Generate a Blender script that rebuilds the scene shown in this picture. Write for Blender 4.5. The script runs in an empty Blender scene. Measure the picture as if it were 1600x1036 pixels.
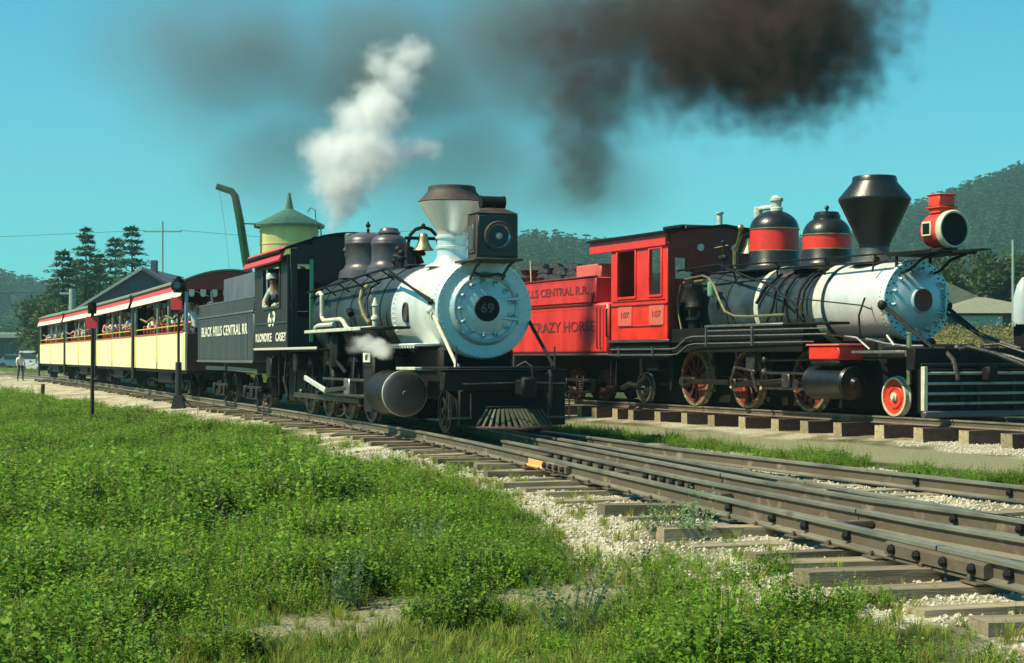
import bpy, math, random
import numpy as np
from mathutils import Vector, Matrix
rnd = random.Random(7)
nrs = np.random.RandomState(11)
R = math.radians
sc = bpy.context.scene
COL = sc.collection

# ------------------------------------------------------------------ camera, sky, sun, exposure
cam_d = bpy.data.cameras.new('camera'); cam = bpy.data.objects.new('camera', cam_d); COL.objects.link(cam)
cam.location = (0, 0, 1.2); cam.rotation_euler = (R(90), 0, 0)
cam_d.sensor_width = 36; cam_d.lens = 58.5; cam_d.shift_y = 39/1600; cam_d.clip_start = .1; cam_d.clip_end = 6000
sc.camera = cam
SUN_DIR = Vector((-.90, -.30, 0)).normalized()          # horizontal direction towards the sun
SUN_EL = R(51)
w = bpy.data.worlds.new('World'); sc.world = w; w.use_nodes = True
nt = w.node_tree; bg = nt.nodes['Background']
sky = nt.nodes.new('ShaderNodeTexSky'); sky.sky_type = 'NISHITA'; sky.sun_disc = False
sky.sun_elevation = SUN_EL; sky.sun_rotation = math.atan2(SUN_DIR.x, SUN_DIR.y)
sky.air_density = 1.0; sky.dust_density = .3; sky.ozone_density = 1.0
tint = nt.nodes.new('ShaderNodeMix'); tint.data_type = 'RGBA'; tint.blend_type = 'MULTIPLY'
tint.inputs[0].default_value = 1
nt.links.new(sky.outputs[0], tint.inputs[6]); tint.inputs[7].default_value = (.15, .90, .97, 1)
nt.links.new(tint.outputs[2], bg.inputs[0]); bg.inputs[1].default_value = .088
sd = bpy.data.lights.new('sun', 'SUN'); sd.energy = 5.0; sd.angle = R(.5); sd.color = (1, .90, .64)
so = bpy.data.objects.new('sun', sd); COL.objects.link(so)
tosun = Vector((SUN_DIR.x*math.cos(SUN_EL), SUN_DIR.y*math.cos(SUN_EL), math.sin(SUN_EL)))
so.rotation_euler = tosun.to_track_quat('Z', 'Y').to_euler(); so.location = (-30, -20, 40)
sc.view_settings.view_transform = 'Standard'; sc.view_settings.look = 'None'
sc.view_settings.gamma = 1; sc.view_settings.use_curve_mapping = False; sc.view_settings.exposure = 0.62
sc.render.engine = 'CYCLES'
sc.cycles.use_denoising = True; sc.cycles.max_bounces = 8; sc.cycles.volume_bounces = 8
sc.cycles.transparent_max_bounces = 12; sc.cycles.volume_step_rate = 1.0; sc.cycles.volume_max_steps = 256
sc.cycles.sample_clamp_indirect = 6

# ------------------------------------------------------------------ helpers: materials
def mat(name, col, rough=.5, metal=0., var=.15, scale=6., bump=0., bscale=40., col2=None, thr=None, spec=.5, streak=False, coat=0., objvar=0.):
    m = bpy.data.materials.new(name); m.use_nodes = True; t = m.node_tree; n = t.nodes; l = t.links
    p = n['Principled BSDF']; p.inputs['Roughness'].default_value = rough; p.inputs['Metallic'].default_value = metal
    p.inputs['Specular IOR Level'].default_value = spec; p.inputs['Coat Weight'].default_value = coat
    tc = n.new('ShaderNodeTexCoord'); nz = n.new('ShaderNodeTexNoise'); nz.inputs['Scale'].default_value = scale
    nz.inputs['Detail'].default_value = 6; nz.inputs['Roughness'].default_value = .62
    src = tc.outputs['Object']
    if streak:
        mp = n.new('ShaderNodeMapping'); mp.inputs['Scale'].default_value = (1, 1, .18) if streak is True else streak
        l.new(src, mp.inputs[0]); src = mp.outputs[0]
    l.new(src, nz.inputs['Vector'])
    cr = n.new('ShaderNodeValToRGB'); l.new(nz.outputs[0], cr.inputs[0])
    a = [c*(1-var) for c in col]; b = [min(1, c*(1+var)) for c in col]
    e = cr.color_ramp.elements; e[0].position = .32; e[1].position = .68
    e[0].color = (*a, 1); e[1].color = (*b, 1)
    if col2:
        th = thr or .62
        x = cr.color_ramp.elements.new(min(.97, th+.08)); x.color = (*col2, 1); cr.color_ramp.elements[1].position = th if th < .68 else .68
    if objvar:
        oi = n.new('ShaderNodeObjectInfo'); ov = n.new('ShaderNodeMapRange'); ov.inputs[3].default_value = 1-objvar; ov.inputs[4].default_value = 1+objvar; l.new(oi.outputs['Random'], ov.inputs[0])
        hs = n.new('ShaderNodeHueSaturation'); l.new(ov.outputs[0], hs.inputs['Value']); l.new(cr.outputs[0], hs.inputs['Color']); l.new(hs.outputs[0], p.inputs['Base Color'])
    else: l.new(cr.outputs[0], p.inputs['Base Color'])
    mr = n.new('ShaderNodeMapRange'); mr.inputs[3].default_value = max(.02, rough-.1); mr.inputs[4].default_value = min(1, rough+.15)
    l.new(nz.outputs[0], mr.inputs[0]); l.new(mr.outputs[0], p.inputs['Roughness'])
    if bump:
        nb = n.new('ShaderNodeTexNoise'); nb.inputs['Scale'].default_value = bscale; nb.inputs['Detail'].default_value = 4
        l.new(src, nb.inputs['Vector'])
        bp = n.new('ShaderNodeBump'); bp.inputs['Strength'].default_value = bump; bp.inputs['Distance'].default_value = .02
        l.new(nb.outputs[0], bp.inputs['Height']); l.new(bp.outputs[0], p.inputs['Normal'])
    return m

def leafmat(name, c1, c2, c3=None, trans=.35, scale=3.):
    m = bpy.data.materials.new(name); m.use_nodes = True; t = m.node_tree; n = t.nodes; l = t.links
    p = n['Principled BSDF']; p.inputs['Roughness'].default_value = .6; p.inputs['Specular IOR Level'].default_value = .25
    oi = n.new('ShaderNodeObjectInfo'); gi = n.new('ShaderNodeNewGeometry')
    nz = n.new('ShaderNodeTexNoise'); nz.inputs['Scale'].default_value = scale
    tc = n.new('ShaderNodeTexCoord'); l.new(gi.outputs['Position'], nz.inputs['Vector'])
    ad = n.new('ShaderNodeMath'); ad.operation = 'MULTIPLY_ADD'; l.new(gi.outputs['Random Per Island'], ad.inputs[0]); ad.inputs[1].default_value = .5
    m2 = n.new('ShaderNodeMath'); m2.operation = 'MULTIPLY'; m2.inputs[1].default_value = .5; l.new(nz.outputs[0], m2.inputs[0])
    l.new(m2.outputs[0], ad.inputs[2])
    cr = n.new('ShaderNodeValToRGB'); l.new(ad.outputs[0], cr.inputs[0])
    e = cr.color_ramp.elements; e[0].position = .2; e[0].color = (*c1, 1); e[1].position = .75; e[1].color = (*c2, 1)
    if c3: x = e.new(.93); x.color = (*c3, 1)
    l.new(cr.outputs[0], p.inputs['Base Color'])
    tr = n.new('ShaderNodeBsdfTranslucent'); l.new(cr.outputs[0], tr.inputs[0])
    mx = n.new('ShaderNodeMixShader'); mx.inputs[0].default_value = trans
    l.new(p.outputs[0], mx.inputs[1]); l.new(tr.outputs[0], mx.inputs[2]); l.new(mx.outputs[0], n['Material Output'].inputs[0])
    return m

M = {}
M['black'] = mat('black_enamel', (.010, .011, .012), .32, 0, .3, 5, .15, 30, col2=(.05, .045, .04), thr=.66)
M['soot'] = mat('sooty_iron', (.007, .0065, .006), .62, .0, .4, 7, .3, 40, col2=(.05, .038, .03), thr=.66, spec=.22)
M['grime'] = mat('greasy_running_gear', (.011, .010, .009), .5, .1, .5, 9, .4, 40, col2=(.10, .08, .06), thr=.63, spec=.3)
M['cabblack'] = mat('dark_cab_paint', (.022, .015, .014), .5, 0, .25, 4, .1, 30, streak=True)
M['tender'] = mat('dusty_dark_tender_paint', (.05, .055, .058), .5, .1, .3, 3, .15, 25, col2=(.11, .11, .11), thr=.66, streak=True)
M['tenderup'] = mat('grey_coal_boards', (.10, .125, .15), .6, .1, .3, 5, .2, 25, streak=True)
M['jacket'] = mat('blue_grey_boiler_jacket', (.055, .075, .078), .34, .45, .25, 2.5, .06, 12, col2=(.07, .07, .065), thr=.66)
M['jacketb'] = mat('dark_blue_boiler_jacket', (.04, .06, .065), .26, .25, .4, 2.2, .08, 12, col2=(.10, .085, .07), thr=.62)
M['silver'] = mat('aluminium_paint', (.66, .69, .65), .42, .3, .12, 2.2, .1, 18, col2=(.42, .40, .36), thr=.7, streak=(1, 1, .4))
M['silvershade'] = mat('aluminium_paint_shaded', (.42, .55, .58), .4, .45, .12, 3.0, .08, 18, col2=(.38, .42, .40), thr=.68)  # same aluminium as the sides, with bluish shade put into the colour
M['silverstk'] = mat('aluminium_stack_paint', (.80, .81, .77), .3, .5, .12, 2.5, .05, 14, col2=(.4, .38, .34), thr=.68, streak=True)
M['rustcap'] = mat('sooty_brown_stack_cap', (.06, .045, .04), .65, .2, .3, 6, .2, 25)
M['dome'] = mat('maroon_grey_dome', (.085, .075, .082), .34, .3, .25, 3, .05, 20, col2=(.10, .06, .05), thr=.6)
M['brass'] = mat('old_brass', (.42, .34, .16), .35, .8, .25, 8, .1, 30)
M['cream'] = mat('cream_pipe_paint', (.58, .55, .38), .5, 0, .2, 8, .1, 30)
M['pipe'] = mat('pale_lagged_pipe', (.52, .54, .44), .6, 0, .25, 9, .1, 30)
M['steel'] = mat('worn_steel', (.25, .25, .24), .4, .7, .3, 10, .15, 40)
M['railtop'] = mat('rail_steel', (.25, .24, .18), .4, .5, .3, 3, .2, 25, col2=(.17, .14, .11), thr=.62, streak=(1, .25, 1))
M['raildark'] = mat('rusty_rail', (.17, .145, .09), .7, .1, .35, 3, .25, 25, col2=(.10, .07, .045), thr=.56)
M['slat'] = mat('dull_slat_paint', (.045, .05, .025), .6, 0, .35, 9, .1, 30)
M['darksteel'] = mat('oily_dark_steel', (.05, .045, .04), .4, .4, .5, 9, .2, 40, col2=(.16, .14, .11), thr=.62)
M['tie'] = mat('weathered_tie', (.20, .165, .105), .85, 0, .4, 4, .5, 30, col2=(.09, .07, .055), thr=.6, streak=(.3, 3, 3), objvar=.4)
M['tiedark'] = mat('creosoted_tie', (.10, .05, .035), .85, 0, .4, 4, .5, 30, col2=(.05, .03, .025), thr=.6, streak=(3, .25, 3), objvar=.4)
M['tielit'] = mat('sunlit_tie_end', (.31, .26, .15), .85, 0, .35, 14, .4, 50, objvar=.3)  # end faces lighter than the tie, sunlight on them put into the colour
M['red'] = mat('bright_red_paint', (.66, .032, .018), .4, 0, .2, 2.2, .1, 12, col2=(.48, .03, .02), thr=.64)
M['redworn'] = mat('sunfaded_red_paint', (.60, .035, .028), .42, .0, .25, 1.9, .12, 15, col2=(.62, .12, .09), thr=.66, streak=True)
M['redpale'] = mat('pale_red_panel', (.62, .12, .085), .5, 0, .15, 20, 0, 25)
M['endshade'] = mat('shaded_coach_end', (.06, .012, .01), .55, 0, .3, 6)  # shade on the coach end walls put into the red
M['footred'] = mat('dull_maroon_iron', (.07, .025, .02), .6, 0, .3, 8)
M['darkred'] = mat('dark_red_paint', (.17, .016, .012), .5, 0, .2, 4, .1, 25)
M['wheelred'] = mat('red_wheel_paint', (.42, .04, .018), .55, 0, .45, 7, .15, 30, col2=(.08, .03, .02), thr=.58)
M['lampred'] = mat('red_lamp_paint', (.62, .05, .02), .42, 0, .2, 5, .1, 30, col2=(.4, .05, .03), thr=.66)
M['wheelcream'] = mat('cream_tyre_paint', (.50, .43, .22), .55, 0, .4, 7, .1, 30, col2=(.12, .08, .05), thr=.58)
M['white'] = mat('white_letter_paint', (.78, .76, .62), .5, 0, .12, 20)
M['redlet'] = mat('dark_letter_paint', (.16, .03, .025), .5, 0, .2, 20)
M['panel'] = mat('pale_yellow_coach_paint', (.78, .74, .42), .5, 0, .12, 1.6, .08, 10, col2=(.58, .50, .22), thr=.66, streak=True)
M['batten'] = mat('yellow_batten_paint', (.62, .54, .06), .5, 0, .15, 5)
M['awning'] = mat('cream_awning', (.74, .70, .52), .6, 0, .1, 4)
M['coachroof'] = mat('maroon_roof_edge', (.30, .03, .025), .55, 0, .2, 4)
M['roofgreen'] = mat('grey_green_canvas_roof', (.16, .2, .14), .8, 0, .2, 4)
M['redseat'] = mat('orange_red_bench', (.5, .09, .03), .5, 0, .2, 5)
M['greenpost'] = mat('pale_green_post', (.16, .36, .22), .5, 0, .15, 6)
M['greypost'] = mat('blue_grey_post', (.28, .36, .42), .5, 0, .15, 6)
M['glassd'] = mat('dark_glass', (.02, .025, .03), .08, 0, .1, 3, spec=.8)
M['lens'] = mat('lamp_lens', (.30, .34, .36), .08, .6, .3, 14, .1, 20, spec=.9)
M['lensk'] = mat('black_lens', (.008, .006, .006), .5, 0, .1, 3, spec=.2)
M['rustbrown'] = mat('dull_brown_numeral', (.09, .07, .05), .5, 0, .2, 20)
M['coal'] = mat('coal', (.012, .012, .012), .6, 0, .3, 20, .8, 12)
M['skin'] = mat('skin', (.50, .26, .17), .55, 0, .06, 10)
M['hair'] = mat('hair', (.05, .03, .02), .7, 0, .3, 30)
M['cap'] = mat('pale_cap_cloth', (.55, .60, .52), .8, 0, .1, 15)
M['trousers'] = mat('dark_trousers', (.035, .04, .06), .8, 0, .2, 10)
M['tanktimber'] = mat('cream_tank_paint', (.95, .76, .28), .6, 0, .12, 2, .1, 10, streak=True)
M['tankroof'] = mat('green_shingle_paint', (.10, .25, .17), .6, 0, .25, 4, .2, 20)
M['spout'] = mat('green_spout_paint', (.025, .10, .035), .4, .1, .2, 3, .1, 20)
M['barn'] = mat('dark_slate_siding', (.065, .075, .11), .8, 0, .25, 4, .3, 25)
M['trim'] = mat('pale_green_trim', (.26, .34, .28), .6, 0, .15, 5)
M['wood'] = mat('weathered_pole', (.16, .13, .09), .85, 0, .3, 5, .4, 25, streak=True)
M['darkwood'] = mat('tarred_post', (.02, .016, .014), .7, 0, .3, 6, .3, 30)
M['bark'] = mat('pine_bark', (.09, .06, .045), .9, 0, .3, 6, .6, 20)
M['houseroof'] = mat('olive_roof_shingle', (.20, .21, .14), .8, 0, .2, 5, .3, 25)
M['housewall'] = mat('pale_house_wall', (.50, .56, .52), .6, 0, .1, 4)
M['housedark'] = mat('brown_house_wall', (.10, .08, .07), .8, 0, .2, 6)
M['signal_red'] = mat('signal_red', (.7, .04, .05), .45, 0, .1, 5)
M['orange'] = mat('orange_marking_paint', (.75, .36, .12), .6, 0, .2, 14)
M['vanwhite'] = mat('white_vehicle_paint', (.42, .48, .48), .3, 0, .06, 3)
M['bluep'] = mat('blue_vehicle_paint', (.12, .25, .34), .3, 0, .1, 3)
M['rubber'] = mat('rubber', (.02, .02, .02), .8, 0, .2, 10)
M['stone'] = mat('limestone_chip', (.52, .48, .37), .9, 0, .25, 3)
M['needle'] = leafmat('pine_needles', (.035, .085, .045), (.12, .21, .10), None, .3, 1.2)
M['farneedle'] = leafmat('distant_pine_needles', (.035, .09, .04), (.10, .17, .07), None, .25, .05)
M['weed'] = leafmat('weed_leaves', (.08, .16, .014), (.24, .42, .035), (.44, .42, .08), .42, .9)
M['grass'] = leafmat('grass_blades', (.17, .20, .03), (.38, .42, .08), (.50, .42, .19), .4, .8)
M['slateroof'] = M['barn']
M['weeddark'] = leafmat('dull_weed_leaves', (.075, .11, .018), (.20, .27, .04), (.38, .30, .09), .35, .9)
M['stalk'] = leafmat('dead_stalks', (.22, .17, .07), (.42, .34, .15), None, .3, 2.)
M['sage'] = leafmat('grey_green_sage_leaves', (.09, .15, .06), (.22, .32, .15), None, .3, 1.5)
M['bushleaf'] = leafmat('bush_leaves', (.03, .06, .02), (.09, .13, .04), None, .25, 1.)
M['dry'] = leafmat('dry_brush', (.14, .15, .05), (.30, .27, .10), None, .3, 1.)

# ------------------------------------------------------------------ helpers: geometry
def frame(d):
    d = Vector(d).normalized(); a = Vector((0, 0, 1)) if abs(d.z) < .9 else Vector((1, 0, 0))
    u = a.cross(d).normalized(); return d, u, d.cross(u)

class MB:
    def __init__(s): s.v = []; s.f = []
    def add(s, vs, fs):
        o = len(s.v); s.v += [tuple(x) for x in vs]; s.f += [tuple(i+o for i in f) for f in fs]; return s
    def bb(s, x0, x1, y0, y1, z0, z1, b=0., Mx=None):
        if x0 > x1: x0, x1 = x1, x0
        if y0 > y1: y0, y1 = y1, y0
        if z0 > z1: z0, z1 = z1, z0
        b = min(b, (x1-x0)*.45, (y1-y0)*.45, (z1-z0)*.45)
        if b <= 0:
            vs = [(x, y, z) for x in (x0, x1) for y in (y0, y1) for z in (z0, z1)]
            fs = [(0, 1, 3, 2), (4, 6, 7, 5), (0, 4, 5, 1), (2, 3, 7, 6), (0, 2, 6, 4), (1, 5, 7, 3)]
        else:
            vs = []; idx = {}
            for i, x in enumerate((x0, x1)):
                for j, y in enumerate((y0, y1)):
                    for k, z in enumerate((z0, z1)):
                        sx = b if i == 0 else -b; sy = b if j == 0 else -b; sz = b if k == 0 else -b
                        idx[i, j, k] = len(vs); vs += [(x, y+sy, z+sz), (x+sx, y, z+sz), (x+sx, y+sy, z)]
            I = lambda i, j, k, a: idx[i, j, k]+a
            fs = []
            for i in (0, 1):
                q = [I(i, 0, 0, 0), I(i, 0, 1, 0), I(i, 1, 1, 0), I(i, 1, 0, 0)]; fs.append(q if i == 0 else q[::-1])
                q = [I(0, i, 0, 1), I(1, i, 0, 1), I(1, i, 1, 1), I(0, i, 1, 1)]; fs.append(q if i == 0 else q[::-1])
                q = [I(0, 0, i, 2), I(0, 1, i, 2), I(1, 1, i, 2), I(1, 0, i, 2)]; fs.append(q if i == 0 else q[::-1])
            for i in (0, 1):
                for j in (0, 1):
                    q = [I(i, j, 0, 0), I(i, j, 0, 1), I(i, j, 1, 1), I(i, j, 1, 0)]; fs.append(q if i != j else q[::-1])
                    q = [I(i, 0, j, 0), I(i, 0, j, 2), I(i, 1, j, 2), I(i, 1, j, 0)]; fs.append(q if i == j else q[::-1])
                    q = [I(0, i, j, 1), I(0, i, j, 2), I(1, i, j, 2), I(1, i, j, 1)]; fs.append(q if i != j else q[::-1])
                    for k in (0, 1):
                        q = [I(i, j, k, 0), I(i, j, k, 1), I(i, j, k, 2)]; fs.append(q if (i+j+k) % 2 == 0 else q[::-1])
        if Mx: vs = [Mx @ Vector(p) for p in vs]
        return s.add(vs, fs)
    def cyl(s, p0, p1, r0, r1=None, n=16, cap=True):
        if r1 is None: r1 = r0
        p0 = Vector(p0); p1 = Vector(p1); d, u, v = frame(p1-p0); vs = []
        for p, r in ((p0, r0), (p1, r1)):
            for i in range(n):
                a = 2*math.pi*i/n; vs.append(p+(u*math.cos(a)+v*math.sin(a))*r)
        fs = [(i, (i+1) % n, n+(i+1) % n, n+i) for i in range(n)]
        if cap: fs += [tuple(range(n-1, -1, -1)), tuple(range(n, 2*n))]
        return s.add(vs, fs)
    def tube(s, pts, r, n=8, cap=True):
        pts = [Vector(p) for p in pts]; m = len(pts); vs = []; u = None
        rr = r if isinstance(r, (list, tuple)) else [r]*m
        for k, p in enumerate(pts):
            t = (pts[min(k+1, m-1)]-pts[max(k-1, 0)]).normalized()
            if u is None: _, u, v = frame(t)
            u = (u-t*u.dot(t)).normalized(); v = t.cross(u)
            for i in range(n):
                a = 2*math.pi*i/n; vs.append(p+(u*math.cos(a)+v*math.sin(a))*rr[k])
        fs = [(k*n+i, k*n+(i+1) % n, (k+1)*n+(i+1) % n, (k+1)*n+i) for k in range(m-1) for i in range(n)]
        if cap: fs += [tuple(range(n-1, -1, -1)), tuple((m-1)*n+i for i in range(n))]
        return s.add(vs, fs)
    def lathe(s, prof, o, ax, n=32, a0=0, a1=2*math.pi):
        o = Vector(o); d, u, v = frame(ax); full = abs(a1-a0-2*math.pi) < 1e-6; N = n if full else n+1; vs = []
        for (h, r) in prof:
            for i in range(N):
                a = a0+(a1-a0)*i/n; vs.append(o+d*h+(u*math.cos(a)+v*math.sin(a))*max(r, 1e-4))
        fs = []
        for k in range(len(prof)-1):
            for i in range(n):
                j = (i+1) % N; fs.append((k*N+i, k*N+j, (k+1)*N+j, (k+1)*N+i))
        return s.add(vs, fs)
    def sph(s, c, r, n=12, sc=(1, 1, 1)):
        m = max(4, n//2); vs = []
        for k in range(m+1):
            t = math.pi*k/m
            for i in range(n):
                a = 2*math.pi*i/n; vs.append((c[0]+r*sc[0]*math.sin(t)*math.cos(a), c[1]+r*sc[1]*math.sin(t)*math.sin(a), c[2]-r*sc[2]*math.cos(t)))
        fs = [(k*n+i, k*n+(i+1) % n, (k+1)*n+(i+1) % n, (k+1)*n+i) for k in range(m) for i in range(n)]
        return s.add(vs, fs)
    def prism(s, poly, axis, a0, a1):
        P = {'x': lambda p, a: (a, p[0], p[1]), 'y': lambda p, a: (p[0], a, p[1]), 'z': lambda p, a: (p[0], p[1], a)}[axis]
        n = len(poly); vs = [P(p, a0) for p in poly]+[P(p, a1) for p in poly]
        fs = [(i, (i+1) % n, n+(i+1) % n, n+i) for i in range(n)]+[tuple(range(n-1, -1, -1)), tuple(range(n, 2*n))]
        return s.add(vs, fs)
    def bar(s, p0, p1, w, h, b=0.):
        p0 = Vector(p0); p1 = Vector(p1); d, u, v = frame(p1-p0); L = (p1-p0).length
        Mx = Matrix.Translation(p0) @ Matrix((d, u, v)).transposed().to_4x4()
        return s.bb(0, L, -w/2, w/2, -h/2, h/2, b, Mx)
    def mesh(s, name, m, ang=38):
        me = bpy.data.meshes.new(name); me.from_pydata(s.v, [], s.f)
        for x in (m if isinstance(m, list) else [m]): me.materials.append(x)
        me.update()
        import bmesh
        b = bmesh.new(); b.from_mesh(me); bmesh.ops.recalc_face_normals(b, faces=b.faces[:]); b.to_mesh(me); b.free()
        me.shade_smooth(); me.set_sharp_from_angle(angle=R(ang)); return me
    def build(s, name, m, parent=None, ang=38, loc=None, rot=None):
        return link(name, s.mesh(name, m, ang), parent, loc, rot)

def link(name, me, parent=None, loc=None, rot=None):
    o = bpy.data.objects.new(name, me); COL.objects.link(o)
    if parent is not None: o.parent = parent
    if loc is not None: o.location = loc
    if rot is not None: o.rotation_euler = rot
    return o
def tag(o, label=None, cat=None, group=None, kind=None):
    if label: o['label'] = label
    if cat: o['category'] = cat
    if group: o['group'] = group
    if kind: o['kind'] = kind
    return o
def thing(name, label, cat, loc=(0, 0, 0), rz=0, group=None):
    o = bpy.data.objects.new(name, None); COL.objects.link(o); o.location = loc; o.rotation_euler = (0, 0, rz)
    o.empty_display_size = .2
    return tag(o, label, cat, group)
def copy_tree(o, parent=None):
    c = o.copy(); COL.objects.link(c)
    if parent is not None: c.parent = parent
    for ch in list(o.children): copy_tree(ch, c)
    return c
def text(name, s, h, pos, face, m, parent, sx=1., bold=.0, ext=.004, sp_c=1.0):
    cu = bpy.data.curves.new(name, 'FONT'); cu.body = s; cu.size = h*1.38; cu.align_x = 'CENTER'; cu.align_y = 'CENTER'
    cu.extrude = ext; cu.space_character = sp_c; cu.offset = bold; cu.resolution_u = 3
    t = bpy.data.objects.new('tmp', cu); me = bpy.data.meshes.new_from_object(t); bpy.data.objects.remove(t)
    me.name = name; me.materials.clear(); me.materials.append(m)
    X, Y = {'-y': (Vector((1, 0, 0)), Vector((0, 0, 1))), '+x': (Vector((0, 1, 0)), Vector((0, 0, 1)))}[face]
    Z = X.cross(Y); A = Matrix((X, Y, Z)).transposed().to_4x4() @ Matrix.Diagonal((sx, 1, 1, 1))
    me.transform(Matrix.Translation(pos) @ A)
    return link(name, me, parent)
def smooth(a, b, x):
    t = np.clip((np.asarray(x, float)-a)/(b-a), 0, 1); return t*t*(3-2*t)
# ------------------------------------------------------------------ where the two tracks run
_yy = np.arange(-12, 200, .5)
_sl = np.interp(_yy, [-12, 22, 32, 60, 100, 150, 200], [.25, .25, .35, .355, .40, .50, .60])
_xx = np.concatenate([[0], -np.cumsum((_sl[1:]+_sl[:-1])/2*.5)])
_xx += (-.436-.35*(33-26.34)) - np.interp(33, _yy, _xx) + .02
def pathA(y): return np.interp(y, _yy, _xx)
def slopeA(y): return np.interp(y, _yy, _sl)
PB = (6.895, 28.322); MB_SL = .442
def pathB(y): return PB[0]-MB_SL*(np.asarray(y)-PB[1])
G2 = .7175
AF = math.atan2(-1, .35); BF = math.atan2(-1, MB_SL)       # heading of each locomotive
AO = (-.436, 26.34, 0); BO = (PB[0], PB[1], .2)
def locA(x, y, z=0):
    c, s = math.cos(AF), math.sin(AF); return Vector((AO[0]+x*c-y*s, AO[1]+x*s+y*c, AO[2]+z))
def locB(x, y, z=0):
    c, s = math.cos(BF), math.sin(BF); return Vector((BO[0]+x*c-y*s, BO[1]+x*s+y*c, BO[2]+z))

def vnoise(x, y, sc_, seed=0):
    x = np.asarray(x, float)/sc_+seed*17.3; y = np.asarray(y, float)/sc_+seed*9.7
    xi = np.floor(x); yi = np.floor(y); fx = x-xi; fy = y-yi; fx = fx*fx*(3-2*fx); fy = fy*fy*(3-2*fy)
    def h(a, b):
        q = np.sin(a*127.1+b*311.7+seed*74.7)*43758.5453; return q-np.floor(q)
    return (h(xi, yi)*(1-fx)+h(xi+1, yi)*fx)*(1-fy)+(h(xi, yi+1)*(1-fx)+h(xi+1, yi+1)*fx)*fy
def fbm(x, y, s, seed=0): return vnoise(x, y, s, seed)*.55+vnoise(x, y, s*.45, seed+1)*.3+vnoise(x, y, s*.2, seed+2)*.15

def ground_z(x, y):
    x = np.asarray(x, float); y = np.asarray(y, float)
    dA = (x-pathA(y))*.96; dB = (x-pathB(y))*.915
    z = -.36 + (fbm(x, y, 1.6, 3)-.5)*.10 + (fbm(x, y, 9, 5)-.5)*.12*smooth(14, 30, y)
    bed = smooth(3.0, 1.3, np.abs(dA+ .0))                                   # ballast under track A (and the turnout)
    z = z*(1-bed)+(-.235+(vnoise(x, y, .35, 8)-.5)*.03)*bed
    mid = smooth(.6, 2.2, dA)*smooth(-.6, 1., 60-y)
    zm = -.19+(fbm(x, y, 1.2, 4)-.5)*.05
    z = z*(1-mid)+zm*mid
    bb = smooth(2.2, 1.5, np.abs(dB)); z = z*(1-bb)+(-.03+(vnoise(x, y, .3, 9)-.5)*.03-.11)*bb
    z = z+1.9*smooth(48, 82, y)*smooth(3.5, 9, dB)
    z = z+ .25*smooth(0, 9, -dA-2)*smooth(40, 110, y)
    return z
def masks(x, y):
    x = np.asarray(x, float); y = np.asarray(y, float)
    dA = (x-pathA(y))*.96; dB = (x-pathB(y))*.915
    n = fbm(x, y, 1.3, 12); n2 = fbm(x, y, 3.2, 15)
    wid = 2.0+.10*np.clip(y-34, 0, 200)*.9+(n2-.5)*1.1+.15*smooth(21, 18, y)*smooth(9.5, 12, y)
    gl = smooth(wid+.35, wid-.25, -dA+(n-.5)*1.5)*(dA < 1)                        # gravel strip left of the track
    gl = np.maximum(gl, (np.abs(dA) < 1.2)*1.)
    right = smooth(1, 1.6, dA)
    # between the tracks: gravel along the turnout, weeds, then a bare lane beside track B
    q = (dA-1.4)/np.maximum(.8, (dA-dB)-2.8-1.4)                                # 0 at turnout .. 1 at the ties of B
    q = np.clip(q, 0, 1.2)
    gr = smooth(.46, .36, q+(n-.5)*.25)
    gr = np.maximum(gr, .8*smooth(2.3, 1.7, np.abs(dB)+(n-.5)*1.2))
    gravel = np.where(dA > 1.1, gr, gl)
    # bare tracks through the weeds in the foreground
    l1 = y-(10.65+.85*x)+(n2-.5)*.5
    l2 = y-(14.4+1.0*x)+(n2-.5)*.5
    s1 = smooth(.75, .35, np.abs(l1))*smooth(-2.6, -1.2, x)*smooth(2.1, 1.0, x)
    s2 = smooth(.5, .2, np.abs(l2))*smooth(-2.1, -1.5, x)*smooth(.6, .1, x)
    bare = np.maximum(s1, s2*.9)
    lane = (dA > 1.1)*smooth(.55, .66, q+(n-.5)*.12)*smooth(1.9, 2.3, np.abs(dB))*(dB < 0)
    bare = np.maximum(bare, lane)
    yard = smooth(62, 75, y)*smooth(6+0*y, 3, np.abs(-dA-4.0))
    gravel = np.maximum(gravel, yard)
    return np.clip(gravel, 0, 1), np.clip(bare, 0, 1), dA, dB

def spaced(a, b, fine0, fine1, st, g=1.09):
    out = list(np.arange(fine0, fine1, st)); s = st; p = out[-1]
    while p < b: s *= g; p += s; out.append(p)
    s = st; p = fine0; lo = []
    while p > a: s *= g; p -= s; lo.append(p)
    return np.array(lo[::-1]+out)
gx = spaced(-1800, 1800, -13, 16, .13); gy = spaced(-80, 2600, 6, 36, .13, 1.06)
GX, GY = np.meshgrid(gx, gy); GZ = ground_z(GX, GY)
gm, bmk, _, _ = masks(GX, GY)
nx, ny = len(gx), len(gy)
me = bpy.data.meshes.new('ground')
verts = np.stack([GX, GY, GZ], -1).reshape(-1, 3)
ii = np.arange(nx*ny).reshape(ny, nx)
fa = np.stack([ii[:-1, :-1], ii[:-1, 1:], ii[1:, 1:], ii[1:, :-1]], -1).reshape(-1, 4)
def fastmesh(me, verts, faces):
    n, k = faces.shape
    me.vertices.add(len(verts)); me.vertices.foreach_set('co', np.asarray(verts, np.float32).ravel())
    me.loops.add(n*k); me.loops.foreach_set('vertex_index', faces.astype(np.int32).ravel())
    me.polygons.add(n); me.polygons.foreach_set('loop_start', np.arange(0, n*k, k, dtype=np.int32))
    me.update(calc_edges=True)
fastmesh(me, verts, fa); me.shade_smooth()
ca = me.color_attributes.new('cover', 'FLOAT_COLOR', 'POINT')
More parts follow.
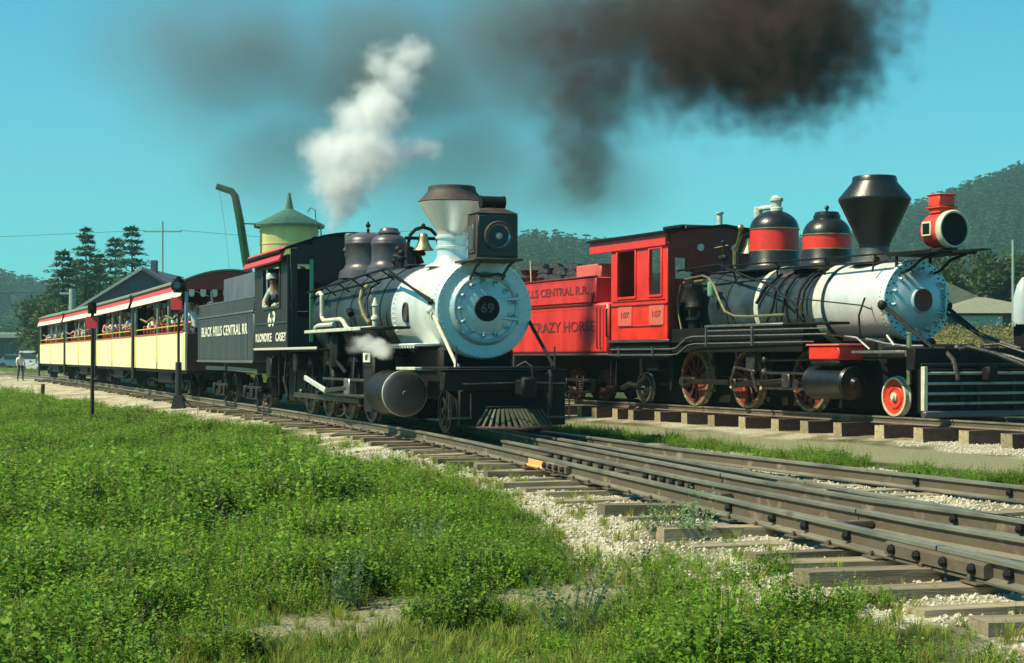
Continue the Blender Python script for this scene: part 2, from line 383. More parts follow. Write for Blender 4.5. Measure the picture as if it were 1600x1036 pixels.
ca.data.foreach_set('color', np.stack([gm, bmk, gm*0, gm*0+1], -1).astype(np.float32).ravel())

gmx = bpy.data.materials.new('field_and_gravel'); gmx.use_nodes = True
t = gmx.node_tree; n = t.nodes; l = t.links; p = n['Principled BSDF']; p.inputs['Roughness'].default_value = .95; p.inputs['Specular IOR Level'].default_value = .1
at = n.new('ShaderNodeAttribute'); at.attribute_name = 'cover'; sp = n.new('ShaderNodeSeparateColor'); l.new(at.outputs['Color'], sp.inputs[0])
ge = n.new('ShaderNodeNewGeometry')
def noise(scale, det=5, rough=.6):
    q = n.new('ShaderNodeTexNoise'); q.inputs['Scale'].default_value = scale; q.inputs['Detail'].default_value = det; q.inputs['Roughness'].default_value = rough
    l.new(ge.outputs['Position'], q.inputs['Vector']); return q
def ramp(src, stops):
    c = n.new('ShaderNodeValToRGB'); l.new(src, c.inputs[0]); e = c.color_ramp.elements
    e[0].position, e[0].color = stops[0][0], (*stops[0][1], 1); e[1].position, e[1].color = stops[-1][0], (*stops[-1][1], 1)
    for a, b in stops[1:-1]: x = e.new(a); x.color = (*b, 1)
    return c
def mixc(f, a, b):
    x = n.new('ShaderNodeMix'); x.data_type = 'RGBA'; l.new(f, x.inputs[0]); l.new(a, x.inputs[6]); l.new(b, x.inputs[7]); return x.outputs[2]
nf = noise(2.2); nb_ = noise(26, 6, .7); nc = noise(1.1)
green = ramp(nf.outputs[0], [(.3, (.035, .04, .018)), (.55, (.06, .075, .025)), (.72, (.13, .13, .06))])  # underlay darkened so the gaps between weeds read as shade
vo = n.new('ShaderNodeTexVoronoi'); vo.inputs['Scale'].default_value = 30; l.new(ge.outputs['Position'], vo.inputs['Vector'])
grav = ramp(vo.outputs['Color'], [(.1, (.36, .33, .24)), (.5, (.56, .52, .39)), (.9, (.70, .66, .52))])
gdark = ramp(nc.outputs[0], [(.38, (.42, .38, .32)), (.52, (.85, .82, .76)), (.64, (1, 1, 1))])
gm2 = n.new('ShaderNodeMix'); gm2.data_type = 'RGBA'; gm2.blend_type = 'MULTIPLY'; gm2.inputs[0].default_value = 1
l.new(grav.outputs[0], gm2.inputs[6]); l.new(gdark.outputs[0], gm2.inputs[7])
bare = ramp(nb_.outputs[0], [(.3, (.15, .15, .08)), (.5, (.25, .24, .14)), (.72, (.36, .33, .21))])
c1 = mixc(sp.outputs[1], green.outputs[0], bare.outputs[0]); c2 = mixc(sp.outputs[0], c1, gm2.outputs[2]); l.new(c2, p.inputs['Base Color'])
bp = n.new('ShaderNodeBump'); bp.inputs['Strength'].default_value = .8; bp.inputs['Distance'].default_value = .03
ma = n.new('ShaderNodeMath'); ma.operation = 'ADD'; l.new(vo.outputs['Distance'], ma.inputs[0]); l.new(nb_.outputs[0], ma.inputs[1])
l.new(ma.outputs[0], bp.inputs['Height']); l.new(bp.outputs[0], p.inputs['Normal'])
me.materials.append(gmx)
ground = link('ground', me); tag(ground, kind='structure')

# ------------------------------------------------------------------ track A with its turnout, track B
def offs(y, d):
    """point on a line d metres to the right of track A's centre"""
    m = float(slopeA(y)); k = math.hypot(1, m); return Vector((float(pathA(y))+d/k, y+d*m/k*1., 0))
PROF = [(-.065, -.155), (.065, -.155), (.065, -.142), (.012, -.12), (.01, -.045), (.036, -.03), (.036, -.004), (.030, 0), (-.030, 0), (-.036, -.004), (-.036, -.03), (-.01, -.045), (-.012, -.12), (-.065, -.142)]
def sweep(pts, prof, caps=True):
    mb = MB(); vs = []; k = len(prof)
    for i, p in enumerate(pts):
        t = (pts[min(i+1, len(pts)-1)]-pts[max(i-1, 0)]); t.z = 0; t.normalize(); nn = Vector((t.y, -t.x, 0))
        for (a, b) in prof: vs.append(p+nn*a+Vector((0, 0, b)))
    fs = [(i*k+j, i*k+(j+1) % k, (i+1)*k+(j+1) % k, (i+1)*k+j) for i in range(len(pts)-1) for j in range(k)]
    if caps: fs += [tuple(range(k-1, -1, -1)), tuple((len(pts)-1)*k+j for j in range(k))]
    return mb.add(vs, fs)
trackA = thing('railway_track', None, None); tag(trackA, kind='structure')
bolt_me = MB().cyl((0, 0, 0), (.03, 0, 0), .024, .02, 6).mesh('bolt', M['soot'])
nut_me = MB().sph((0, 0, 0), .036, 8).mesh('bolt', M['soot'])
def dline(pts):
    ys = [p[0] for p in pts][::-1]; ds = [p[1] for p in pts][::-1]
    return lambda y: float(np.interp(y, ys, ds))
near = lambda y: -G2
far = lambda y: G2
rails = [('near', near, [(5.5, 10.72), (10.74, 19.4), (19.42, 31), (31.02, 44), (44.02, 70), (70.02, 130)], None),
         ('far', far, [(7, 15.8), (15.82, 27), (27.02, 44), (44.02, 70), (70.02, 130)], None),
         ('guard', dline([(24.5, -.22), (16.4, -.22), (12, -.05), (8, .33), (5.5, .8)]), [(6, 13.1), (13.12, 24)], None),
         ('branch', dline([(30, .95), (26.7, 1.18), (21.4, 1.50), (17.8, 2.0), (14, 2.55), (10, 3.4), (6, 4.6)]), [(6.5, 13.6), (13.62, 29)], None),
         ('inner', dline([(29, .60), (24, .38), (16.4, .33), (14, .45), (11, .95), (7, 1.9)]), [(8, 11.9), (11.92, 17), (17.03, 29)], None)]
for nm, df, segs, _ in rails:
    for a, b in segs:
        st = .5 if b < 45 else 2.; ys = list(np.arange(a, b, st))+[b]
        o = sweep([offs(y, df(y)) for y in ys], PROF).build('rail', [M['railtop'], M['raildark']], trackA, 25)
        k_ = len(PROF)
        for pi_, p_ in enumerate(o.data.polygons): p_.material_index = 0 if p_.normal.z > .5 or abs(p_.center.z+.017) < .014 else 1
def rail_pt(df, y, side, z):
    m = float(slopeA(y)); k = math.hypot(1, m); q = offs(y, df(y)); return q+Vector((side*1/k, side*m/k, 0))*.0+Vector((0, 0, z)), Vector((1/k, m/k, 0))
def jointbar(df, y0, y1, side=-1):
    pts = [offs(y, df(y)) for y in np.linspace(y0, y1, 6)]
    pr = [(side*.012, -.125), (side*.075, -.125), (side*.075, -.05), (side*.055, -.035), (side*.012, -.035)]
    o = sweep(pts, pr).build('joint_bar', M['raildark'], trackA)
    for y in np.linspace(y0+.12, y1-.12, 4):
        q, nn = rail_pt(df, y, side, -.08); link('bolt', nut_me, trackA, q+nn*side*.085)
jointbar(near, 10.1, 11.35); jointbar(near, 18.9, 19.9); jointbar(dline([(16, .33), (8, 1.7)]), 11.4, 12.5); jointbar(far, 15.3, 16.4)
jointbar(dline([(14, 2.55), (10, 3.4)]), 13.1, 14.1)
for df, ys in [(dline([(24.5, -.22), (16.4, -.22), (12, -.05), (8, .33)]), list(np.arange(16.4, 18.0, .27))+list(np.arange(18.9, 21.6, .42))),
               (near, [9.4, 9.9, 12.0, 12.7, 13.3, 14.2]), (far, [10.1, 10.5, 10.9, 11.3, 11.7, 12.1, 13.0]), (dline([(29, .60), (24, .38), (16.4, .33), (14, .45), (11, .95), (7, 1.9)]), [8.9, 9.6, 10.6, 12.9]),
               (dline([(17.8, 2.0), (14, 2.55), (10, 3.4), (6, 4.6)]), [9.5, 10.5, 11.5, 12.5, 15, 16.4])]:
    for y in ys:
        q, nn = rail_pt(df, y, -1, -.075); o = link('bolt', nut_me, trackA, q-nn*.035)
q, nn = rail_pt(near, 20.2, -1, 0)
o = sweep([offs(y, -G2-.001) for y in (19.98, 20.3, 20.75)], [(-.066, -.138), (-.0128, -.118), (-.0108, -.047), (-.0145, -.047), (-.0165, -.118), (-.068, -.134)]).build('painted_marking', M['orange'], trackA)
# spacer blocks between guard rail and near rail
for y in (10.3, 12.9, 15.5, 18.4, 21.5):
    a = offs(y, -G2+.02); b = offs(y, dline([(24.5, -.22), (16.4, -.22), (12, -.05), (8, .33)])(y)-.02)
    MB().bar(a+Vector((0, 0, -.09)), b+Vector((0, 0, -.09)), .12, .05, .01).build('spacer_block', M['raildark'], trackA)
# cross ties of track A: one variant mesh each, shared
def tie_mesh(L, W, Hh, seed, m, mend):
    r = random.Random(seed); mb = MB(); nseg = 7; vs = []
    for i in range(nseg+1):
        x = -L/2+L*i/nseg; j = lambda s: r.uniform(-s, s)
        vs += [(x, -W/2+j(.012), -Hh), (x, W/2+j(.012), -Hh), (x, W/2-.008+j(.01), j(.008)), (x, -W/2+.008+j(.01), j(.008))]
    fs = [(i*4+a, i*4+(a+1) % 4, (i+1)*4+(a+1) % 4, (i+1)*4+a) for i in range(nseg) for a in range(4)]
    fs += [(3, 2, 1, 0), tuple(nseg*4+a for a in range(4))]
    me = mb.add(vs, fs).mesh('tie', [m, mend], 20)
    for pl in list(me.polygons)[-2:]: pl.material_index = 1
    return me
tiesA = [tie_mesh(2.75, .235, .22, i, M['tie'], M['tie']) for i in range(5)]
tiesL = [tie_mesh(5.0, .235, .22, i+9, M['tie'], M['tie']) for i in range(4)]
plate_me = MB().bb(-.11, .11, -.1, .1, 0, .014, .004).mesh('tie_plate', M['raildark'])
spike_me = MB().bb(-.012, .012, -.016, .016, 0, .04, .004).mesh('spike', M['raildark'])
y = 6.4; k = 0
while y < 100:
    m = float(slopeA(y)); kk = math.hypot(1, m); long_ = y < 19
    d = .0+rnd.uniform(-.16, .12); d += 1.02 if long_ else 0
    q = offs(y, d); an = math.atan2(m, 1)*1.0+rnd.uniform(-.045, .045)
    o = link('tie', (tiesL if long_ else tiesA)[k % (4 if long_ else 5)], trackA, (q.x, q.y, -.172+rnd.uniform(-.012, .0)), (rnd.uniform(-.006, .006), rnd.uniform(-.02, .02), an))
    if y < 40:
        pq = offs(y, -G2); pm = link('tie_plate', plate_me, trackA, (pq.x, pq.y, -.171), (0, 0, an))
        for s_ in (-.08, .08): link('spike', spike_me, pm, (s_, rnd.uniform(-.05, .05), .01))
    y += (.64 if y < 45 else .9)+rnd.uniform(-.05, .05); k += 1

trackB = thing('railway_track', None, None, BO, BF); tag(trackB, kind='structure')
tiesB = [tie_mesh(2.7, .25, .27, i+30, M['tiedark'], M['tielit']) for i in range(5)]
xs = [-9.56, -8.73, -7.79, -6.76, -5.69, -4.58, -3.49, -2.42, -1.46, -.46, .57, 1.74]
while xs[-1] < 9: xs.append(xs[-1]+1.02)
x = -10.4; lo = []
while x > -32: lo.append(x); x -= .95
for k, x in enumerate(sorted(lo+xs)):
    link('tie', tiesB[k % 5], trackB, (x+.1, rnd.uniform(-.07, .07), -.122), (0, 0, R(90)+rnd.uniform(-.03, .03)))
for s in (-1, 1):
    for a, b in ((-33, -16), (-15.98, -4.2), (-4.18, 1.9), (1.92, 10)):
        pr = [(u*.9, v*.78) for u, v in PROF]
        pts = [Vector((xx, s*(G2+.03), 0)) for xx in np.linspace(a, b, 8)]
        ob_ = sweep(pts, pr).build('rail', [M['railtop'], M['raildark']], trackB, 25)
        for p_ in ob_.data.polygons: p_.material_index = 0 if p_.normal.z > .5 or p_.center.z > -.03 else 1
    for x in sorted(xs):
        link('spike', spike_me, trackB, (x+.1, s*(G2-.06), -.122))
# ------------------------------------------------------------------ shared locomotive pieces
_cache = {}
def wheel(parent, x, y, z, r, mc, mtyre, spokes=12, hub=.11, name='driving_wheel', side=-1, cw=True, disc=False, ang=0.):
    key = (name, r, mc.name, mtyre.name, side, disc, cw)
    if key not in _cache:
        a = MB(); d = side
        a.lathe([(-.03*d, r*.80), (.03*d, r*.80), (.03*d, r*.88), (-.03*d, r*.88), (-.03*d, r*.80)], (0, 0, 0), (0, 1, 0), 36)
        if disc:
            a.lathe([(-.02*d, 0), (-.02*d, r*.84), (.02*d, r*.84), (.01*d, r*.62), (.035*d, r*.56), (.03*d, r*.42), (.012*d, r*.38), (.03*d, r*.2), (.03*d, 0)], (0, 0, 0), (0, 1, 0), 36)
        else:
            for i in range(spokes):
                t = 2*math.pi*i/spokes
                a.bar((math.cos(t)*hub*.7, 0, math.sin(t)*hub*.7), (math.cos(t)*r*.84, 0, math.sin(t)*r*.84), .035, .05, .008)
            if cw:
                P = [(math.cos(t)*r*.83, math.sin(t)*r*.83) for t in np.linspace(-.75, .75, 9)]
                a.prism(P+[(r*.5*math.cos(.75), r*.5*math.sin(.75)), (r*.5*math.cos(-.75), r*.5*math.sin(-.75))], 'y', -.035, .035)
        h = MB().cyl((0, -.05, 0), (0, .05, 0), hub, n=16)
        h.cyl((0, .08*d, 0), (0, .0, 0), hub*.6, n=12)
        t = MB().lathe([(-.065*d, r*.88), (-.065*d, r*1.05), (-.04*d, r*1.05), (-.03*d, r), (.045*d, r*.985), (.05*d, r*.88), (-.065*d, r*.88)], (0, 0, 0), (0, 1, 0), 44)
        _cache[key] = (a.mesh('wheel_centre', mc), h.mesh('hub', mc if not disc else mtyre), t.mesh('tyre', mtyre))
    a, h, t = _cache[key]
    o = link(name, a, parent, (x, y, z), (0, ang, 0)); link('hub', h, o); link('tyre', t, o); return o
def rivet_ring(mb, o, ax, r, n, s=.018, h=.015, a0=0.):
    d, u, v = frame(ax); o = Vector(o)
    for i in range(n):
        a = a0+2*math.pi*i/n; p = o+(u*math.cos(a)+v*math.sin(a))*r; mb.lathe([(0, s), (h*.7, s*.8), (h, 0)], p, d, 6)
def arc(cx, cz, r, a0, a1, n):
    return [(cx+r*math.cos(a), cz+r*math.sin(a)) for a in np.linspace(a0, a1, n)]
def truck(parent, x, y0, r, mw, mt, wb=1.5, m=None, name='truck_frame'):
    m = m or M['grime']
    f = MB()
    for s in (-1, 1):
        yy = s*y0
        f.bar((-wb*.72, yy, .46), (wb*.72, yy, .46), .06, .07, .01).bar((-wb*.5, yy, .20), (wb*.5, yy, .20), .05, .05, .01)
        f.bar((-wb*.72, yy, .46), (-wb*.22, yy, .20), .05, .05).bar((wb*.72, yy, .46), (wb*.22, yy, .20), .05, .05)
        for q in (-1, 1):
            f.bb(q*wb/2-.11, q*wb/2+.11, yy-.07, yy+.07, .22, .50, .02)
            f.bb(q*.16-.03, q*.16+.03, yy-.04, yy+.04, .2, .56, .01)
        for q in range(4): f.lathe([(0, .06), (.02, .075), (.04, .06)], (-.0+(q-1.5)*.0, yy, .24+q*.055), (0, 0, 1), 10)
    f.bb(-.12, .12, -y0, y0, .3, .5, .02)
    o = f.build(name, m, parent, loc=(x, 0, 0))
    for q in (-1, 1):
        MB().cyl((q*wb/2, -y0+.1, r), (q*wb/2, y0-.1, r), .06, n=10).build('axle', M['soot'], o)
        for s in (-1, 1): wheel(parent, x+q*wb/2, s*.72, r, r, mw, mt, name='truck_wheel', side=s, disc=True, hub=.07)
    return o

# ------------------------------------------------------------------ locomotive A, number 69
LA = thing('steam_locomotive', 'black steam locomotive with square headlight and number 69 on its silver round front', 'locomotive', AO, AF)
Zc = 1.955
sb = MB().lathe([(0, .785), (-.03, .80), (-.06, .80), (-.07, .785), (-2.7, .80), (-2.7, .72)], (0, 0, Zc), (1, 0, 0), 72)
smokebox = sb.build('smokebox', M['silver'], LA)
rv = MB()
for xx, rr in ((-.16, .79), (-2.58, .80), (-2.5, .80)):
    for i in range(64):
        a = 2*math.pi*i/64; p = Vector((xx, rr*math.cos(a), Zc+rr*math.sin(a))); rv.lathe([(0, .015), (.012, .01), (.015, 0)], p, (0, math.cos(a), math.sin(a)), 5)
o = rv.build('rivets', M['silver'], smokebox); tag(o, kind='stuff')
# front plate with door
fp = MB().lathe([(.0, .785), (.012, .775), (.014, .60), (.014, .585), (.05, .575), (.085, .555), (.10, .53), (.085, .50), (.06, .485), (.065, .42), (.085, .41), (.10, .33), (.125, .22), (.13, 0)], (0, 0, Zc), (1, 0, 0), 72)
front = fp.build('smokebox_front', M['silvershade'], LA)
rv = MB(); rivet_ring(rv, (.012, 0, Zc), (1, 0, 0), .745, 44, .014, .014); rivet_ring(rv, (.095, 0, Zc), (1, 0, 0), .53, 16, .014, .02)
tag(rv.build('rivets', M['silvershade'], front), kind='stuff')
for i in range(13):
    a = 2*math.pi*(i+.5)/13; c, s = math.cos(a), math.sin(a)
    dogs = MB().bar((.095, c*.375, Zc+s*.375), (.105, c*.475, Zc+s*.475), .04, .045, .01); dogs.lathe([(0, .03), (.03, .03), (.05, .018), (.07, .015)], (.09, c*.44, Zc+s*.44), (1, 0, 0), 8)
    dogs.build('door_dog', M['silvershade'], front)
hg = MB()
for z_ in (.13, -.13):
    hg.bar((.10, .12, Zc+z_), (.11, .56, Zc+z_*1.3), .03, .05, .01)
hg.cyl((.07, .56, Zc-.24), (.07, .56, Zc+.24), .025, n=8)
for z_ in (-.2, 0, .2): hg.cyl((.075, .56, Zc+z_-.04), (.075, .56, Zc+z_+.04), .04, n=10)
hg.build('door_hinge', M['silvershade'], front)
np_ = MB().lathe([(0, .205), (.02, .205), (.03, .195), (.022, .18), (.022, 0)], (.125, 0, Zc), (1, 0, 0), 40).build('number_plate', M['lensk'], front)
text('number', '69', .15, (.152, 0, Zc-.0), '+x', M['rustbrown'], LA, 1.1, .004)
# porthole on the smokebox side
a = -math.pi*.985
MB().lathe([(0, .17), (.03, .17), (.03, .135), (.012, .135), (.012, 0)], (-1.76, -.792, Zc-.02), (0, -1, 0), 28).build('inspection_port', M['rustcap'], smokebox)
# boiler
Zb, rb = 2.03, .83
bo = MB().lathe([(-2.69, .76), (-2.75, .80), (-4.4, .83), (-4.45, .845), (-4.5, .83), (-8.75, .86)], (0, 0, 1.99), (1, 0, 0), 64).build('boiler', M['jacket'], LA)
for xx in (-3.4, -4.45, -5.5, -6.6, -7.7):
    q_ = .815+.04*(-xx-2.7)/5
    MB().lathe([(-.03, .80), (-.03, q_+.012), (.03, q_+.012), (.03, .80)], (xx, 0, 1.99), (1, 0, 0), 64).build('boiler_band', M['jacket'], bo)
MB().bb(-8.72, -6.2, -.62, .62, .62, 1.7, .05).build('firebox', M['soot'], LA)
MB().bb(-12.3, -1.9, -.60, .60, .16, 1.25, .05).build('dark_fill_box', M['soot'], LA)  # black box added to stand for the shadow behind the wheels
MB().bb(1.30, 1.36, -.85, .85, .16, .70, .02).build('pilot_dark_fill', M['soot'], LA)  # dark plate added to blacken the gap under the beam
# stack
st = MB().lathe([(0, .46), (.03, .44), (.07, .32), (.14, .27), (.20, .25), (.30, .25), (.31, .275), (.345, .275), (.355, .25), (.47, .25), (.48, .28), (.52, .28), (.53, .25), (.58, .255), (.62, .27), (1.06, .555), (1.08, .56)], (-1.74, 0, 2.70), (0, 0, 1), 48).build('smokestack', M['silverstk'], LA)
MB().lathe([(1.08, .56), (1.095, .57), (1.11, .555), (1.27, .41), (1.30, .405), (1.345, .40), (1.36, .375), (1.33, .35), (1.0, .34)], (-1.74, 0, 2.70), (0, 0, 1), 48).build('stack_cap', M['rustcap'], st)
# headlight
hl = MB().bb(.22, .70, -.355, .315, 2.72, 3.40, .012)
hlo = hl.build('headlight', M['rustcap'], LA)
MB().add([(.70, -.37, 3.41), (.70, .33, 3.41), (.20, .33, 3.41), (.20, -.37, 3.41), (.58, -.17, 3.50), (.58, .13, 3.50), (.32, .13, 3.50), (.32, -.17, 3.50)],
         [(0, 1, 2, 3), (0, 4, 5, 1), (1, 5, 6, 2), (2, 6, 7, 3), (3, 7, 4, 0), (4, 7, 6, 5)]).build('lamp_roof', M['rustcap'], hlo)
MB().cyl((.45, -.02, 3.48), (.45, -.02, 3.58), .09, n=16).cyl((.45, -.20, 3.60), (.45, .16, 3.60), .095, n=20).cyl((.45, -.215, 3.60), (.45, -.205, 3.60), .105, n=20).cyl((.45, .165, 3.60), (.45, .175, 3.60), .105, n=20).build('lamp_vent', M['soot'], hlo)
MB().bb(.30, .62, -.372, -.356, 2.80, 3.30, .004).build('side_door', M['rustcap'], hlo)
MB().bb(.345, .575, -.38, -.373, 2.86, 3.24, .003).build('side_panel', M['dome'], hlo)
MB().bb(.70, .712, -.33, .29, 2.75, 3.37, .004).build('front_frame', M['black'], hlo)
MB().lathe([(0, .235), (.03, .235), (.045, .215), (.035, .195), (.03, .19)], (.712, -.01, 3.06), (1, 0, 0), 40).build('lens_rim', M['rustcap'], hlo)
MB().lathe([(0.02, .19), (-.03, .15), (-.06, .08), (-.02, .07), (.035, .05), (.045, 0)], (.722, -.01, 3.06), (1, 0, 0), 32).build('lens', M['lens'], hlo)
br = MB().bb(-.25, .78, -.42, .38, 2.675, 2.715, .01)
for s in (-1, 1):
    br.tube([(.72, s*.26-.02, 2.67), (.45, s*.26-.02, 2.60), (.25, s*.26-.02, 2.50), (.1, s*.27, 2.42)], .022, 8)
    br.tube([(-.1, s*.3-.02, 2.67), (-.1, s*.3-.02, 2.60)], .03, 8)
br.tube([(.16, -.24, 2.53), (.18, -.12, 2.47), (.2, 0, 2.46), (.18, .16, 2.50), (.13, .3, 2.47)], .025, 8)
br.build('headlight_bracket', M['rustcap'], LA)
# domes
def dome(x, r, z0, zt, zb, cap=True):
    d = MB().lathe([(0, r*1.34), (.10, r*1.30), (.16, r*1.27), (.19, r*1.12), (.25, r*1.04), (.28, r*1.0), (zb-z0-.02, r), (zb-z0, r*1.035), (zb-z0+.03, r*1.035), (zb-z0+.05, r)] +
                   [(zb-z0+.05+(zt-zb-.05)*math.sin(t), r*math.cos(t)) for t in np.linspace(.1, 1.57, 9)], (x, 0, z0), (0, 0, 1), 40)
    return d
dome(-5.80, .335, 2.74, 3.56, 3.33).build('sand_dome', M['dome'], LA)
MB().lathe([(0, .22), (.03, .22), (.05, .19), (.10, .17), (.12, .1), (.12, 0)], (-5.8, 0, 3.54), (0, 0, 1), 24).build('sand_dome_lid', M['dome'], LA)
dome(-7.55, .42, 2.76, 3.70, 3.44).build('steam_dome', M['dome'], LA)
MB().cyl((-7.4, 0, 3.68), (-7.4, 0, 3.76), .03, n=8).sph((-7.4, 0, 3.82), .05, 10).cyl((-7.4, 0, 3.85), (-7.4, 0, 3.9), .02, n=8).build('dome_finial', M['soot'], LA)
pv = MB().lathe([(0, .1), (.1, .1), (.12, .13), (.16, .13), (.18, .10), (.45, .10), (.48, .06)], (-8.35, -.15, 3.25), (0, 0, 1), 20)
pv.tube([(-8.35, -.15, 2.8), (-8.35, -.15, 3.3)], .06, 10); pv.build('safety_valve', M['steel'], LA)
MB().tube([(-8.1, .1, 2.85), (-8.1, .1, 3.35)], .04, 8).lathe([(0, .05), (.03, .07), (.3, .07), (.34, .03)], (-8.1, .1, 3.35), (0, 0, 1), 14).build('whistle', M['brass'], LA)
# bell
by = MB()
by.tube([(-3.45, -.26, 2.82), (-3.45, -.29, 2.95), (-3.45, -.28, 3.2), (-3.45, -.24, 3.36), (-3.45, -.14, 3.46), (-3.45, 0, 3.5), (-3.45, .14, 3.46), (-3.45, .24, 3.36), (-3.45, .28, 3.2), (-3.45, .29, 2.95), (-3.45, .26, 2.82)], .032, 8)
by.cyl((-3.45, -.34, 3.3), (-3.45, .36, 3.3), .03, n=8).bb(-3.6, -3.3, -.33, .33, 2.76, 2.83, .02).sph((-3.45, 0, 3.53), .04, 8)
byo = by.build('bell_yoke', M['soot'], LA)
MB().lathe([(0, .0), (.01, .05), (.03, .075), (.07, .085), (.17, .10), (.25, .135), (.30, .18), (.315, .185), (.315, .17), (.25, .12)], (-3.45, 0, 3.40), (0, 0, -1), 28).build('bell', M['brass'], byo)
MB().cyl((-3.45, 0, 3.0), (-3.45, 0, 3.12), .02, n=6).sph((-3.45, 0, 3.03), .045, 8).build('clapper', M['soot'], byo)
tur = MB()
for xx, hh in ((-4.75, .38), (-4.55, .3), (-4.95, .25)):
    tur.tube([(xx, -.1, 2.78), (xx, -.1, 2.78+hh)], .05, 10).lathe([(0, .06), (.03, .09), (.07, .09), (.1, .06)], (xx, -.1, 2.8+hh*.5), (0, 0, 1), 12).sph((xx, -.1, 2.8+hh), .07, 10)
tur.build('steam_turret', M['grime'], LA)
# handrail and upper step board on the boiler side
hr = MB()
hr.bar((-8.6, -1.0, 2.50), (-2.25, -1.0, 2.69), .05, .03, .006).bar((-8.6, -.90, 2.40), (-2.4, -.86, 2.56), .04, .03, .006)
for xx in (-8.0, -6.9, -5.8, -4.7, -3.6, -2.6): hr.bar((xx, -1.0, 2.50+(xx+8.6)*.03), (xx+.12, -.80, 2.34+(xx+8.6)*.028), .035, .025)
hr.bar((-2.25, -1.0, 2.69), (-.1, -.84, 2.04), .035, .035, .006).bar((-2.6, -.86, 2.62), (-.35, -.80, 2.12), .03, .03, .006)
hr.sph((-.15, -.84, 2.06), .055, 8)
hr.build('handrail', M['soot'], LA)
# pipes of the left-hand side
pp = MB()
pp.tube([(-7.9, -.93, 2.46), (-7.3, -1.0, 2.46), (-7.15, -1.0, 2.40), (-7.15, -1.0, 1.98), (-7.0, -1.0, 1.90), (-5.6, -1.0, 1.90), (-5.3, -1.02, 1.86), (-4.9, -1.04, 1.72), (-4.6, -1.04, 1.69), (-3.0, -1.04, 1.69)], .042, 8)
pp.tube([(-7.3, -1.1, 1.69), (-7.2, -1.12, 1.76), (-6.9, -1.12, 1.80), (-5.6, -1.12, 1.80)], .045, 8)
pp.build('injector_pipe', M['pipe'], LA)
MB().tube([(-4.5, -.72, 2.52), (-4.5, -.86, 2.38), (-4.35, -.93, 2.2), (-3.9, -.98, 1.95), (-3.4, -1.0, 1.78)], .04, 8).build('feed_pipe', M['brass'], LA)
MB().tube([(-3.9, -.66, 2.55), (-3.95, -.84, 2.42), (-3.9, -.93, 2.2), (-3.6, -.98, 1.9)], .022, 6).build('sand_pipe', M['soot'], LA)
MB().lathe([(0, .05), (.1, .055), (.12, .075), (.16, .075), (.2, .045), (.34, .05), (.36, .07), (.4, .05), (.5, .02)], (-3.0, -1.0, 1.72), (0, 0, 1), 14).build('check_valve', M['pipe'], LA)
MB().tube([(-5.4, -.86, 2.05), (-5.25, -.92, 2.05), (-5.1, -.92, 1.98)], .06, 8).build('washout_elbow', M['soot'], LA)
MB().bb(-6.5, -1.45, -1.27, -.80, 1.655, 1.70, .008).build('running_board', M['soot'], LA)
MB().bb(-7.4, -2.9, -1.30, -1.272, 1.65, 1.712, .008).build('board_edge', M['pipe'], LA)
MB().bb(-8.73, -5.93, -1.36, -1.0, 1.30, 1.345, .008).build('lower_step_board', M['soot'], LA)
MB().bb(-12.4, -5.93, -1.385, -1.362, 1.335, 1.385, .006).build('step_edge', M['cream'], LA)
fl = MB()
for i in range(13): fl.bb(-2.62+i*.16, -2.56+i*.16, -.99, -.96, 1.33, 1.37, .01)
fl.bb(-2.75, -.55, -1.0, -.55, 1.37, 1.41, .01).build('saddle_flange', M['silver'], LA)
for s in (-1, 1):
    b_ = MB().tube([(-.22, s*.78, 1.86), (1.28, s*(.86 if s < 0 else .68), 1.06)], .028, 8).lathe([(-.02, .05), (.05, .05)], (-.22, s*.78, 1.86), (1, 0, 0), 10).sph((1.28, s*(.86 if s < 0 else .68), 1.05), .05, 8)
    b_.build('front_brace', M['cream'] if s < 0 else M['soot'], LA)
MB().sph((-.3, -.80, 1.93), .075, 10).lathe([(0, .09), (.03, .09)], (-.3, -.79, 1.93), (0, -1, 0), 12).build('brace_boss', M['silver'], LA)
